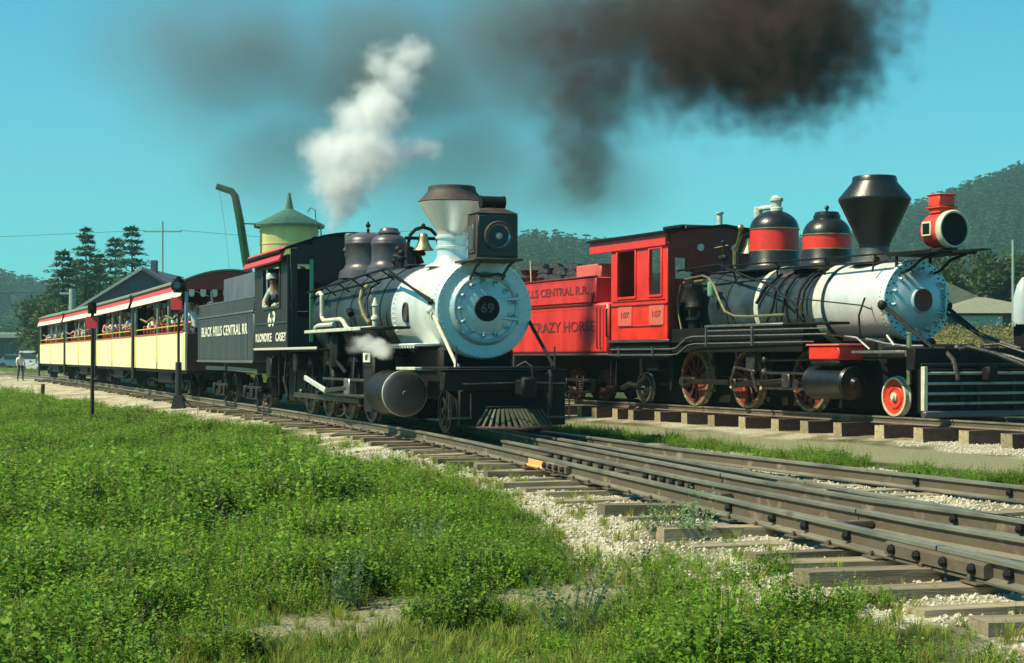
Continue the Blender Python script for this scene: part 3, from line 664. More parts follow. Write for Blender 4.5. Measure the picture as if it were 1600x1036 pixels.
# frame, cylinders, running gear
fr = MB()
for s in (-1, 1): fr.bb(-12.3, 1.4, s*.42-.05, s*.42+.05, .62, .98, .01)
fr.bb(-1.9, -.35, -.62, .62, .5, 1.36, .06); fr.bb(-3.9, -3.7, -1.0, 1.0, .5, 1.6, .02); fr.bb(-6.3, -6.1, -1.0, 1.0, .6, 1.4, .02)
fr.build('main_frame', M['soot'], LA)
for s in (-1, 1):
    c_ = MB().lathe([(0, .37), (-.05, .375), (-.1, .36), (-1.0, .36), (-1.05, .375), (-1.1, .37), (-1.1, .0)], (-1.10, s*1.0, .60), (1, 0, 0), 40)
    cy = c_.build('cylinder', M['grime'], LA)
    MB().lathe([(0, .37), (.015, .37), (.03, .355), (.045, .30), (.05, .05), (.07, .04), (.07, 0)], (-1.10, s*1.0, .60), (1, 0, 0), 40).build('cylinder_cover', M['dome'], cy)
    MB().lathe([(-.03, .363), (-.03, .378), (.012, .378), (.012, .368)], (-1.10, s*1.0, .60), (1, 0, 0), 44).build('cover_ring', M['pipe'], cy)
    vc = MB().bb(-3.05, -2.4, s*1.0-.2, s*1.0+.2, .25, 1.34, .04)
    for q in range(5): vc.cyl((-2.98+q*.13, s*1.21, 1.02), (-2.98+q*.13, s*1.16, 1.02), .022, n=6)
    vco = vc.build('valve_chest', M['grime'], LA)
    MB().bb(-3.1, -2.35, s*1.0-.23, s*1.0+.23, 1.34, 1.43, .02).build('chest_lid', M['tender'], vco)
    MB().cyl((-3.0, s*1.02, .66), (-2.25, s*1.02, .66), .16, n=20).build('rod_gland', M['tenderup'], vco)
    MB().bar((-6.4, s*1.12, .78), (-3.1, s*1.12, .78), .08, .05, .01).bar((-6.4, s*1.12, .50), (-3.1, s*1.12, .50), .08, .05, .01).build('crosshead_guide', M['darksteel'], LA)
    MB().bb(-4.6, -4.2, s*1.12-.06, s*1.12+.06, .50, .80, .02).build('crosshead', M['steel'], LA)
    MB().bar((-7.6, s*1.24, .78), (-5.9, s*1.22, .56), .05, .10, .012).build('main_rod', M['silver'], LA)
    MB().bar((-5.9, s*1.20, .56), (-4.4, s*1.16, .63), .05, .08, .012).build('union_link', M['darksteel'], LA)
    MB().bar((-9.6, s*1.02, .40), (-4.0, s*1.02, .40), .05, .10, .012).build('side_rod', M['darksteel'], LA)
    for i, xx in enumerate((-4.2, -5.9, -7.6, -9.3)):
        wheel(LA, xx, s*.72, .56, .56, M['grime'], M['darksteel'], 12, .12, side=s, ang=.9)
        MB().bb(xx-.11, xx+.11, s*.95-.05, s*.95+.05, .30, .52, .02).build('rod_boss', M['darksteel'], LA)
    wheel(LA, .35, s*.72, .36, .36, M['soot'], M['soot'], 8, .08, name='pilot_wheel', side=s, cw=False)
    sp_ = MB()
    for xx in (-5.05, -6.75, -8.45):
        for q in range(5): sp_.bb(xx-.45+q*.05, xx+.45-q*.05, s*.86-.04, s*.86+.04, 1.10+q*.022, 1.118+q*.022)
        sp_.bb(xx-.03, xx+.03, s*.86-.05, s*.86+.05, .8, 1.22)
    tag(sp_.build('leaf_springs', M['grime'], LA), kind='stuff')
    rg = MB()
    rg.tube([(-6.1, s*1.08, 1.65), (-6.0, s*1.1, 1.2), (-5.7, s*1.1, .8)], .05, 8).tube([(-5.4, s*1.1, 1.6), (-5.35, s*1.12, 1.1), (-4.7, s*1.1, .9)], .035, 8)
    rg.lathe([(0, .13), (.1, .15), (.5, .15), (.6, .12), (.64, .05)], (-5.75, s*1.02, 1.0), (0, 0, 1), 16)
    rg.tube([(-9.8, s*1.15, 1.3), (-9.8, s*1.2, .7), (-9.5, s*1.2, .35)], .03, 6).tube([(-10.6, s*1.15, 1.3), (-10.6, s*1.15, .35)], .03, 6).bb(-10.8, -10.3, s*1.3-.08, s*1.3+.08, .33, .37)
    rg.bb(-11.6, -11.1, s*1.1-.15, s*1.1+.15, .75, 1.2, .03).bb(-8.9, -8.5, s*1.1-.12, s*1.1+.12, .9, 1.28, .03)
    for xx in (-4.9, -6.6, -8.3, -10.0): rg.bar((xx, s*.9, 1.2), (xx+.05, s*.95, .3), .04, .09, .01)
    tag(rg.build('brake_rigging', M['grime'], LA), kind='stuff')
MB().bb(-2.97, -2.5, -1.225, -1.206, 1.10, 1.26, .003).build('number_board', M['white'], LA)
text('board_number', '69', .10, (-2.73, -1.228, 1.18), '-y', M['black'], LA, 1.2, .003)
# front deck, beam, pilot
MB().bb(-.35, 1.41, -1.05, .74, 1.0, 1.04, .01).build('front_deck', M['soot'], LA)
MB().bb(-1.05, .05, -1.16, -.80, .985, 1.03, .006).build('cylinder_step', M['pipe'], LA)
MB().bb(1.45, 1.68, -1.18, .74, .70, .99, .015).bb(1.42, 1.70, -1.2, .76, .99, 1.01, .006).build('bumper_beam', M['soot'], LA)
pl = MB()
tips = []
for i in range(15):
    u = (i-7)/7.0; b0 = Vector((1.70, -.1+u*.42, .42)); e0 = Vector((1.72+.42*(1-abs(u)), -.1+u*.60, .15)); tips.append(e0)
    o = MB().bar(b0, e0, .05, .03, .006).build('pilot_bar', M['slat'], LA)
for s in (0, 1):
    MB().bar(tips[7*s] if s == 0 else tips[7], tips[7] if s == 0 else tips[14], .05, .04, .01).build('pilot_foot', M['footred'], LA)
MB().bar((1.69, -.54, .44), (1.69, .34, .44), .05, .05, .01).build('pilot_head', M['soot'], LA)
cp = MB().bb(1.68, 2.05, -.09, .09, .62, .86, .03).bb(2.0, 2.14, -.13, .11, .60, .90, .04); cp.build('coupler', M['soot'], LA)
hs = MB().tube([(1.7, .42, .93), (1.82, .42, .98), (1.92, .40, .90), (1.95, .38, .6), (1.93, .36, .42)], .03, 8).tube([(1.7, -.05, 1.05), (1.78, .05, 1.12), (1.86, .12, 1.05), (1.88, .14, .78)], .022, 8)
hs.build('brake_hose', M['grime'], LA)
ct = MB().tube([(1.7, -.9, .8), (1.9, -.9, .8), (1.95, 0, .82), (1.9, .65, .8), (1.7, .65, .8)], .012, 6)
for yy in (-.95, .6): ct.cyl((1.55, yy, 1.02), (1.55, yy, 1.35), .014, n=6).bb(1.7, 1.74, yy-.18, yy+.18, .28, .31).cyl((1.72, yy-.17, .3), (1.72, yy-.17, .66), .012, n=6).cyl((1.72, yy+.17, .3), (1.72, yy+.17, .66), .012, n=6)
ct.build('uncoupling_lever', M['darksteel'], LA)
# cab
cabm = M['cabblack']
C0, C1, CW = -12.44, -8.73, 1.35
def wall_with_holes(x0, x1, z0, z1, holes, y0, y1, m, parent, name='cab_side', b=.004):
    mb = MB(); xsx = [x0]
    for h in holes:
        mb.bb(xsx[-1], h[0], y0, y1, z0, z1, b); mb.bb(h[0], h[1], y0, y1, z0, h[2], b); mb.bb(h[0], h[1], y0, y1, h[3], z1, b); xsx.append(h[1])
    mb.bb(xsx[-1], x1, y0, y1, z0, z1, b); return mb.build(name, m, parent)
WX0, WX1, WZ0, WZ1 = -11.35, -9.55, 2.27, 3.10
for s in (-1, 1):
    y0, y1 = (-CW, -CW+.05) if s < 0 else (CW-.05, CW)
    cs = wall_with_holes(C0, C1, 1.38, 3.30, [(WX0, WX1, WZ0, WZ1)], y0, y1, cabm, LA)
    yo = s*(CW+.008)
    fm = MB()
    for (a, b2, c, d_) in ((WX0-.05, WX1+.05, WZ0-.05, WZ0), (WX0-.05, WX1+.05, WZ1, WZ1+.04), (WX0-.05, WX0, WZ0, WZ1), (WX1, WX1+.05, WZ0, WZ1)): fm.bb(a, b2, yo-.02, yo+.02, c, d_, .004)
    fm.build('window_frame', M['tender'], cs)
    MB().bb(C0+.02, C1-.02, yo-.012, yo+.012, 1.90, 1.93).bb(C1-.03, C1+.012, yo-.014, yo+.014, 1.38, 3.3).build('cab_trim', M['tender'], cs)
    fa_ = MB(); Mx = Matrix.Translation((0, s*(CW+.12), 3.30)) @ Matrix.Rotation(s*R(24), 4, 'X')
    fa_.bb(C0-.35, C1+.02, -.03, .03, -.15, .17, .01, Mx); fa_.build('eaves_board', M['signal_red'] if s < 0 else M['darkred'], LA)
rf = []
pr = [(y_, 3.38+.40*math.cos(y_/1.55*math.pi/2)) for y_ in np.linspace(-1.55, 1.55, 17)]
pr2 = [(y_, z_-.05) for y_, z_ in pr[::-1]]
MB().prism(pr+pr2, 'x', C0-.38, C1+.12).build('cab_roof', M['soot'], LA)
fw = MB().bb(C1-.03, C1+.03, -CW+.06, -1.16, 1.38, 3.42, .004).bb(C1-.03, C1+.03, -1.16, -.86, 1.38, 2.0, .004).bb(C1-.03, C1+.03, -1.16, -.86, 3.1, 3.5, .004)
fw.bb(C1-.03, C1+.03, -.86, .86, 2.72, 3.68, .004).bb(C1-.03, C1+.03, .86, CW-.06, 1.38, 3.42, .004).build('cab_front', cabm, LA)
MB().bb(C1+.032, C1+.065, -.91, -.83, 1.5, 3.2, .008).build('corner_post', M['greenpost'], LA)
MB().bb(C0, C1, -CW+.06, CW-.06, 1.32, 1.38).build('cab_floor', M['soot'], LA)
MB().cyl((-8.9, 0, 2.0), (-9.1, 0, 2.0), .8, n=32).build('boiler_backhead', M['soot'], LA)
text('cab_number', '69', .31, (-10.42, -CW-.012, 1.985), '-y', M['white'], LA, 1.9, .014)
for xx, tt in ((-11.32, 'KLONDIKE'), (-9.42, 'CASEY')): text('cab_name', tt, .18, (xx, -CW-.012, 1.60), '-y', M['white'], LA, 1.42, .006, .004, 1.1)
# tender of A
TX0, TX1 = -20.9, -12.62
def rivet_rows(parent, m, rows, y_, dx=.12):
    mb = MB()
    for (xa, xb, za, zb) in rows:
        n_ = max(2, int(math.hypot(xb-xa, zb-za)/dx))
        for i in range(n_+1): mb.lathe([(0, .014), (.008, .011), (.012, 0)], (xa+(xb-xa)*i/n_, y_, za+(zb-za)*i/n_), (0, -1, 0), 5)
    tag(mb.build('rivets', m, parent), kind='stuff')
TA = thing('tender', 'dark grey tender lettered in white, between cab number 69 and the first coach', 'tender', AO, AF)
tb = MB().bb(TX0, TX1, -1.35, 1.35, 1.07, 2.23, .03).build('tank', M['tender'], TA)
up = MB()
for s in (-1, 1): up.bb(TX0+.1, TX1-.02, s*1.30-.03, s*1.30+.03, 2.235, 2.56, .008)
up.bb(TX0+.06, TX0+.1, -1.27, 1.27, 2.235, 2.56, .008).build('tank_flare', M['tender'], TA)
MB().bb(TX0-.01, TX1+.01, -1.372, -1.352, 2.21, 2.25, .005).bb(TX0-.01, TX1+.01, -1.38, -1.352, 1.05, 1.10, .005).bb(TX0+.1, TX1, -1.34, -1.332, 2.55, 2.58).build('rivet_strip', M['steel'], TA)
for i in range(6):
    a = -18.8+i*1.0
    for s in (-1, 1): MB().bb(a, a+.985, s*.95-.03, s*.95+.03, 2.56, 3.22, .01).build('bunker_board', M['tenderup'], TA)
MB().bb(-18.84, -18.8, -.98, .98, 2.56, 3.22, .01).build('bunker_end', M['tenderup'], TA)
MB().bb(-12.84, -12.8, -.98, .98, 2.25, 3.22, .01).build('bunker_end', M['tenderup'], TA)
cm_ = MB(); r_ = random.Random(5)
for i in range(70): cm_.sph((r_.uniform(-18.6, -13), r_.uniform(-.8, .8), 3.08+r_.uniform(-.05, .12)), r_.uniform(.1, .22), 6, (1, 1, .6))
tag(cm_.build('coal_load', M['coal'], TA), kind='stuff')
MB().lathe([(0, .3), (.12, .3), (.14, .22)], (-19.9, -.3, 2.23), (0, 0, 1), 20).bb(-20.6, -20.1, -1.15, -.85, 2.56, 2.68, .02).tube([(-20.3, -1.1, 2.6), (-20.1, -1.1, 2.95), (-19.9, -1.1, 2.6)], .03, 6).build('water_hatch', M['tender'], TA)
text('tender_name', 'BLACK HILLS CENTRAL RR', .25, (-16.7, -1.368, 1.83), '-y', M['white'], TA, 1.5, .006, .004, 1.12)
MB().bb(TX0-.2, TX1+.1, -.6, .6, .80, 1.05, .02).build('tender_frame', M['soot'], TA)
MB().bar((-20.4, -1.2, .90), (-17.3, -1.2, .90), .03, .10, .01).build('side_sill', M['steel'], TA)
MB().bar((-16.9, -1.2, .90), (-12.9, -1.2, .86), .03, .10, .01).build('side_sill', M['steel'], TA)
rivet_rows(TA, M['tender'], [(TX0+.1, TX1-.1, 1.15, 1.15), (TX0+.1, TX1-.1, 2.14, 2.14)]+[(a_, a_, 1.2, 2.1) for a_ in (-20.8, -13.45, -12.72)], -1.351)
for a_ in (-20.7, -13.4): MB().bb(a_-.004, a_+.07, -1.357, -1.352, 1.12, 2.18).build('plate_seam', M['tender'], tb)
for xx in (-19.2, -14.6): truck(TA, xx, 1.0, .38, M['grime'], M['darksteel'], 1.6)
# ------------------------------------------------------------------ locomotive B, red cab
LB = thing('steam_locomotive', 'red cabbed steam locomotive with black diamond stack and round red headlight', 'locomotive', BO, BF)
ZB = 1.95
sbB = MB().lathe([(0, .69), (-.02, .70), (-.05, .70), (-.06, .675), (-1.74, .69), (-1.74, .6)], (0, 0, ZB), (1, 0, 0), 64).build('smokebox', M['silver'], LB)
rv = MB()
for xx in (-.13, -1.66):
    for i in range(56):
        a = 2*math.pi*i/56; rv.lathe([(0, .015), (.012, .01), (.015, 0)], (xx, .682*math.cos(a), ZB+.682*math.sin(a)), (0, math.cos(a), math.sin(a)), 5)
tag(rv.build('rivets', M['silver'], sbB), kind='stuff')
fB = MB().lathe([(0, .69), (.012, .68), (.016, .56), (.03, .50), (.055, .46), (.09, .38), (.12, .25), (.125, .22), (.165, .215), (.175, .20), (.16, .185), (.16, 0)], (0, 0, ZB), (1, 0, 0), 64).build('smokebox_front', M['silvershade'], LB)
MB().lathe([(.02, .186), (.012, .17), (.012, 0)], (.155, 0, ZB), (1, 0, 0), 32).build('number_plate', M['darkred'], fB)
rv = MB(); rivet_ring(rv, (.01, 0, ZB), (1, 0, 0), .645, 32, .018, .018); rivet_ring(rv, (.02, 0, ZB), (1, 0, 0), .575, 20, .016, .02, .1)
tag(rv.build('rivets', M['soot'], fB), kind='stuff')
for i in range(14):
    a = 2*math.pi*(i+.3)/14; c, s = math.cos(a), math.sin(a)
    dg = MB().bar((.03, c*.47, ZB+s*.47), (.03, c*.56, ZB+s*.56), .05, .045, .01).lathe([(0, .032), (.03, .03), (.05, .016)], (.05, c*.52, ZB+s*.52), (1, 0, 0), 8)
    dg.build('door_dog', M['silvershade'], fB)
hg = MB()
for z_ in (.15, -.15): hg.bar((.09, .15, ZB+z_), (.03, .58, ZB+z_*1.5), .03, .05, .01)
hg.cyl((.05, .56, ZB-.3), (.05, .56, ZB+.3), .022, n=8).build('door_hinge', M['silvershade'], fB)
boB = MB().lathe([(-1.73, .66), (-1.76, .74), (-2.05, .745), (-2.08, .72), (-4.4, .80), (-6.35, .83)], (0, 0, 1.93), (1, 0, 0), 64).build('boiler', M['jacketb'], LB)
for xx, w_, r_ in ((-1.9, .13, .75), (-3.85, .07, .795)): MB().lathe([(-w_, r_-.04), (-w_, r_), (w_, r_), (w_, r_-.04)], (xx, 0, 1.93), (1, 0, 0), 64).build('boiler_band', M['pipe'], boB)
for xx, r_ in ((-2.9, .765), (-4.9, .825), (-5.6, .835)): MB().lathe([(-.025, r_-.04), (-.025, r_), (.025, r_), (.025, r_-.04)], (xx, 0, 1.93), (1, 0, 0), 64).build('boiler_band', M['jacketb'], boB)
MB().bb(-6.9, -4.9, -.5, .5, .6, 1.5, .05).build('firebox', M['soot'], LB)
# diamond stack
MB().lathe([(-.16, .42), (-.12, .40), (-.06, .30), (0, .26), (.12, .25), (.16, .25)], (-1.2, 0, 2.80), (0, 0, 1), 40).bb(-1.6, -.8, -.34, .34, 2.62, 2.68, .02).build('stack_base', M['tender'], LB)
MB().lathe([(.14, .27), (.18, .27), (.94, .625), (.97, .635), (1.0, .625), (1.27, .40), (1.29, .395), (1.36, .385), (1.38, .37), (1.36, .35), (1.0, .5)], (-1.2, 0, 2.80), (0, 0, 1), 48).build('smokestack', M['black'], LB)
# domes with red bands
def domeB(x, r, z0, zb0, zb1, zt, m=M['black']):
    d = MB().lathe([(0, r*1.45), (.04, r*1.30), (.09, r*1.14), (.14, r*1.06), (zb0-z0-.03, r*1.03), (zb0-z0-.005, r*1.0)], (x, 0, z0), (0, 0, 1), 48)
    d.lathe([(zb1+.005, r*1.0)]+[(zb1+(zt-zb1)*math.sin(t), r*math.cos(t)) for t in np.linspace(.05, 1.5, 12)], (x, 0, 0), (0, 0, 1), 48)
    do = d.build('dome', m, LB)
    MB().lathe([(zb0, r*.97), (zb0, r*.995), (zb1, r*.995), (zb1, r*.97)], (x, 0, 0), (0, 0, 1), 48).build('dome_band', M['red'], do)
    tr = MB()
    for z_ in (zb0, zb1): tr.lathe([(-.015, r*.99), (-.008, r*1.03), (.008, r*1.03), (.015, r*.99)], (x, 0, z_), (0, 0, 1), 48)
    tr.build('band_trim', M['brass'], do); return do
domeB(-4.43, .475, 2.64, 3.04, 3.47, 3.84)
dv = MB().lathe([(0, .12), (.06, .12), (.08, .09), (.18, .10), (.2, .13), (.25, .13), (.27, .09), (.3, .07)], (-4.35, 0, 3.82), (0, 0, 1), 18)
dv.tube([(-4.4, -.05, 3.9), (-4.75, -.1, 3.9), (-4.85, -.1, 3.86), (-4.85, -.1, 3.6)], .05, 10).lathe([(0, .08), (.2, .09), (.22, .06)], (-4.85, -.1, 3.72), (0, 0, 1), 14)
dv.cyl((-4.5, 0, 4.05), (-4.2, 0, 4.05), .025, n=8).build('safety_valve', M['pipe'], LB)
domeB(-2.66, .445, 2.60, 2.97, 3.24, 3.60)
MB().lathe([(-.05, .25), (.03, .25), (.045, .23), (.09, .22), (.10, .19), (.11, .05)], (-2.66, 0, 3.57), (0, 0, 1), 28).cyl((-2.66, 0, 3.66), (-2.66, 0, 3.72), .025, n=8).sph((-2.66, 0, 3.75), .045, 8).build('dome_lid', M['black'], LB)
# bell and whistle between cab and dome
bk = MB().tube([(-5.35, -.22, 2.75), (-5.35, -.25, 3.1), (-5.35, -.16, 3.38), (-5.35, 0, 3.44), (-5.35, .16, 3.38), (-5.35, .25, 3.1), (-5.35, .22, 2.75)], .03, 8).build('bell_yoke', M['soot'], LB)
MB().lathe([(0, .04), (.03, .075), (.16, .09), (.25, .13), (.31, .175), (.315, .15)], (-5.35, 0, 3.36), (0, 0, -1), 24).build('bell', M['brass'], bk)
MB().tube([(-5.75, -.1, 2.75), (-5.75, -.1, 3.15), (-5.6, -.1, 3.3), (-5.5, -.1, 3.55)], .035, 8).sph((-5.5, -.1, 3.58), .07, 8).tube([(-6.3, -.3, 3.2), (-5.9, -.15, 3.25)], .012, 6).build('whistle_valve', M['brass'], LB)
MB().tube([(-6.0, -.2, 2.7), (-6.0, -.2, 3.3)], .03, 8).bb(-6.12, -5.88, -.26, -.14, 2.95, 3.05, .02).sph((-6.0, -.2, 3.32), .05, 8).build('steam_turret', M['grime'], LB)
# headlight on its platform
pf = MB().bb(-.25, 1.05, -.42, .42, 2.70, 2.745, .01)
pf.prism([(1.05, 2.70), (1.75, 2.715), (1.75, 2.735), (1.05, 2.75)], 'y', -.10, .10)
for s in (-1, 1): pf.tube([(.9, s*.3, 2.70), (.5, s*.3, 2.62), (.2, s*.32, 2.45), (.03, s*.34, 2.42)], .025, 8).tube([(-.1, s*.35, 2.5), (-.1, s*.35, 2.72)], .03, 6)
pf.bb(.45, .85, -.2, .2, 2.745, 2.80, .02).build('headlight_platform', M['soot'], LB)
h0 = Vector((.38, 0, 3.10))
hlB = MB().lathe([(0, .18), (.02, .24), (.06, .275), (.12, .29), (.50, .29), (.52, .28)], h0, (1, 0, 0), 40).build('headlight', M['lampred'], LB)
MB().lathe([(.50, .285), (.50, .315), (.58, .32), (.62, .30), (.62, .275), (.58, .27)], h0, (1, 0, 0), 40).lathe([(-.0, .19), (-.02, .17), (-.02, 0)], h0, (1, 0, 0), 24).build('headlight_rim', M['cream'], hlB)
MB().lathe([(.59, .275), (.56, .2), (.57, 0)], h0, (1, 0, 0), 32).build('lens', M['lensk'], hlB)
MB().bb(.50, .74, -.296, -.27, 3.0, 3.24, .006).build('number_case_rim', M['cream'], hlB)
MB().bb(.53, .71, -.302, -.29, 3.03, 3.21, .004).build('number_case', M['lensk'], hlB)
MB().bb(.50, .80, -.15, .15, 3.38, 3.46, .01).bb(.46, .84, -.19, .19, 3.46, 3.49, .01).bb(.50, .80, -.16, .16, 3.49, 3.68, .015).bb(.47, .83, -.18, .18, 3.68, 3.70, .01).build('lamp_chimney', M['lampred'], hlB)
# air pump
ap = MB().lathe([(0, .10), (.05, .12), (.28, .12), (.30, .17), (.36, .17)], (-5.75, -1.02, 1.42), (0, 0, 1), 20)
ap.cyl((-5.75, -1.02, 1.7), (-5.75, -1.02, 1.95), .05, n=10).cyl((-5.88, -1.02, 1.75), (-5.88, -1.02, 1.95), .025, n=8).cyl((-5.62, -1.02, 1.75), (-5.62, -1.02, 1.95), .025, n=8)
ap.lathe([(0, .17), (.06, .19), (.08, .175), (.42, .175), (.45, .19), (.50, .18), (.54, .06)], (-5.75, -1.02, 1.93), (0, 0, 1), 24)
for q in range(5): ap.tube([(-5.9+q*.07, -1.15, 2.38), (-5.9+q*.075, -1.14, 2.52)], .02, 6)
ap.build('air_pump', M['grime'], LB)
MB().lathe([(0, .07), (.03, .085), (.26, .085), (.29, .06)], (-5.2, -.95, 2.18), (0, 0, 1), 16).build('lubricator', M['greenpost'], LB)
# pipes
MB().tube([(-6.3, -.92, 2.56), (-5.5, -.98, 2.60), (-5.25, -1.0, 2.55), (-4.95, -1.05, 2.38), (-4.7, -1.08, 2.1), (-4.45, -1.1, 1.86), (-4.1, -1.1, 1.77), (-3.6, -1.1, 1.75), (-2.4, -1.1, 1.76)], .024, 8).build('long_pipe', M['brass'], LB)
MB().tube([(-6.3, -.95, 2.49), (-5.4, -1.0, 2.5)], .03, 8).tube([(-6.33, -1.0, 2.45), (-6.38, -1.05, 2.2), (-6.36, -1.05, 1.9), (-6.2, -1.05, 1.5)], .018, 6).build('outer_pipe', M['brass'], LB)
sp2 = MB()
for xx, bx in ((-3.1, -.5), (-2.75, -.25), (-2.3, -.1), (-2.15, .05)):
    P = [(xx+.15, -.42, 2.60), (xx, -.62, 2.45), (xx-.08, -.77, 2.2), (xx-.1, -.83, 1.9), (xx+bx*.5, -.86, 1.65)]
    sp2.tube(P, .025, 8)
sp2.tube([(-3.3, -.55, 2.55), (-3.55, -.75, 2.3), (-3.75, -.84, 2.0)], .03, 8).build('sand_pipes', M['soot'], LB)
hr = MB()
hr.bar((-4.85, -.88, 2.76), (1.0, -.50, 2.74), .045, .03, .006)
hr.bar((-6.5, -.98, 2.74), (-5.0, -.93, 2.80), .035, .03, .006).bar((-5.0, -.93, 2.80), (-4.8, -.88, 2.75), .035, .03, .006)
hr.bar((-6.2, -.84, 2.64), (-.1, -.52, 2.62), .03, .03, .006)
for xx in (-6.0, -4.6, -3.2, -1.75, -.4): hr.cyl((xx, -.80+.03*(xx+6), 2.45), (xx, -.95+.07*(xx+6), 2.76), .02, n=6).sph((xx, -.92+.07*(xx+6), 2.66), .05, 8)
hr.build('handrail', M['soot'], LB)
bc = MB()
bc.tube([(-4.8, -.88, 2.72), (-3.0, -.98, 2.3), (-2.3, -1.02, 2.0), (-1.7, -1.05, 1.68), (-1.4, -1.05, 1.42)], .02, 6).tube([(-2.2, -1.02, 2.05), (-.4, -.85, 1.87), (-.2, -.80, 1.8)], .013, 6).tube([(-.38, -.80, 2.0), (-.38, -.92, 1.7), (-.38, -.9, 1.35)], .02, 6)
bc.tube([(-5.9, -.6, 2.7), (-3.0, -.95, 2.35)], .012, 6)
bc.build('brace_rods', M['soot'], LB)
for s in (-1, 1):
    MB().tube([(-.03, s*.66, 1.85), (1.25, s*.66, 1.14)], .028, 8).tube([(.03, s*.60, 1.82), (1.22, s*.60, 1.14)], .018, 8).sph((-.05, s*.68, 1.87), .09, 10).build('front_brace', M['grime'], LB)
# running boards
MB().bb(-4.95, -2.2, -1.27, -.84, 1.56, 1.605, .008).build('running_board', M['steel'], LB)
MB().bb(-2.2, -.75, -1.27, -.84, 1.555, 1.60, .008).build('running_board', M['soot'], LB)
MB().bb(-6.35, -5.35, -1.30, -.84, 1.27, 1.31, .008).build('running_board', M['soot'], LB)
MB().bb(-8.85, -6.2, -1.36, -1.30, 1.29, 1.345, .008).build('cab_step_board', M['dome'], LB)
pg = MB()
pg.tube([(-8.8, -1.33, 1.15), (-6.2, -1.33, 1.15), (-5.95, -1.33, 1.17), (-5.55, -1.33, 1.36), (-5.3, -1.33, 1.39), (-.8, -1.28, 1.39)], .014, 6)
pg.tube([(-8.9, -1.33, 1.03), (-6.2, -1.33, 1.03), (-5.9, -1.33, 1.05), (-5.5, -1.33, 1.22), (-5.2, -1.33, 1.25), (-1.2, -1.28, 1.26)], .012, 6)
pg.tube([(-4.8, -1.33, 1.49), (-.8, -1.28, 1.49)], .012, 6)
for xx in (-8.4, -6.9): pg.bb(xx-.015, xx+.015, -1.36, -1.31, 1.0, 1.2)
for xx in (-4.75, -3.1): pg.bb(xx-.015, xx+.015, -1.36, -1.31, 1.2, 1.56)
pg.build('air_line', M['steel'], LB)
MB().bb(-6.29, -1.6, -1.24, -1.20, 1.08, 1.55, .01).build('valance', M['soot'], LB)
MB().bb(-8.8, -6.3, -1.29, -1.25, .95, 1.27, .01).build('valance', M['soot'], LB)
MB().bb(-8.9, .9, -.55, .55, .05, 1.2, .04).build('dark_fill_box', M['soot'], LB)  # black box added below the boiler in place of shadow
fr = MB()
for s in (-1, 1): fr.bb(-9, 1.3, s*.42-.05, s*.42+.05, .55, .9, .01)
fr.bb(-1.4, -.2, -.6, .6, .45, 1.32, .06).bb(-3.1, -2.95, -1.0, 1.0, .45, 1.5, .02).bb(-5.1, -5.0, -1.0, 1.0, .6, 1.4, .02).bb(-7.1, -6.9, -.9, .9, .5, 1.3).build('main_frame', M['soot'], LB)
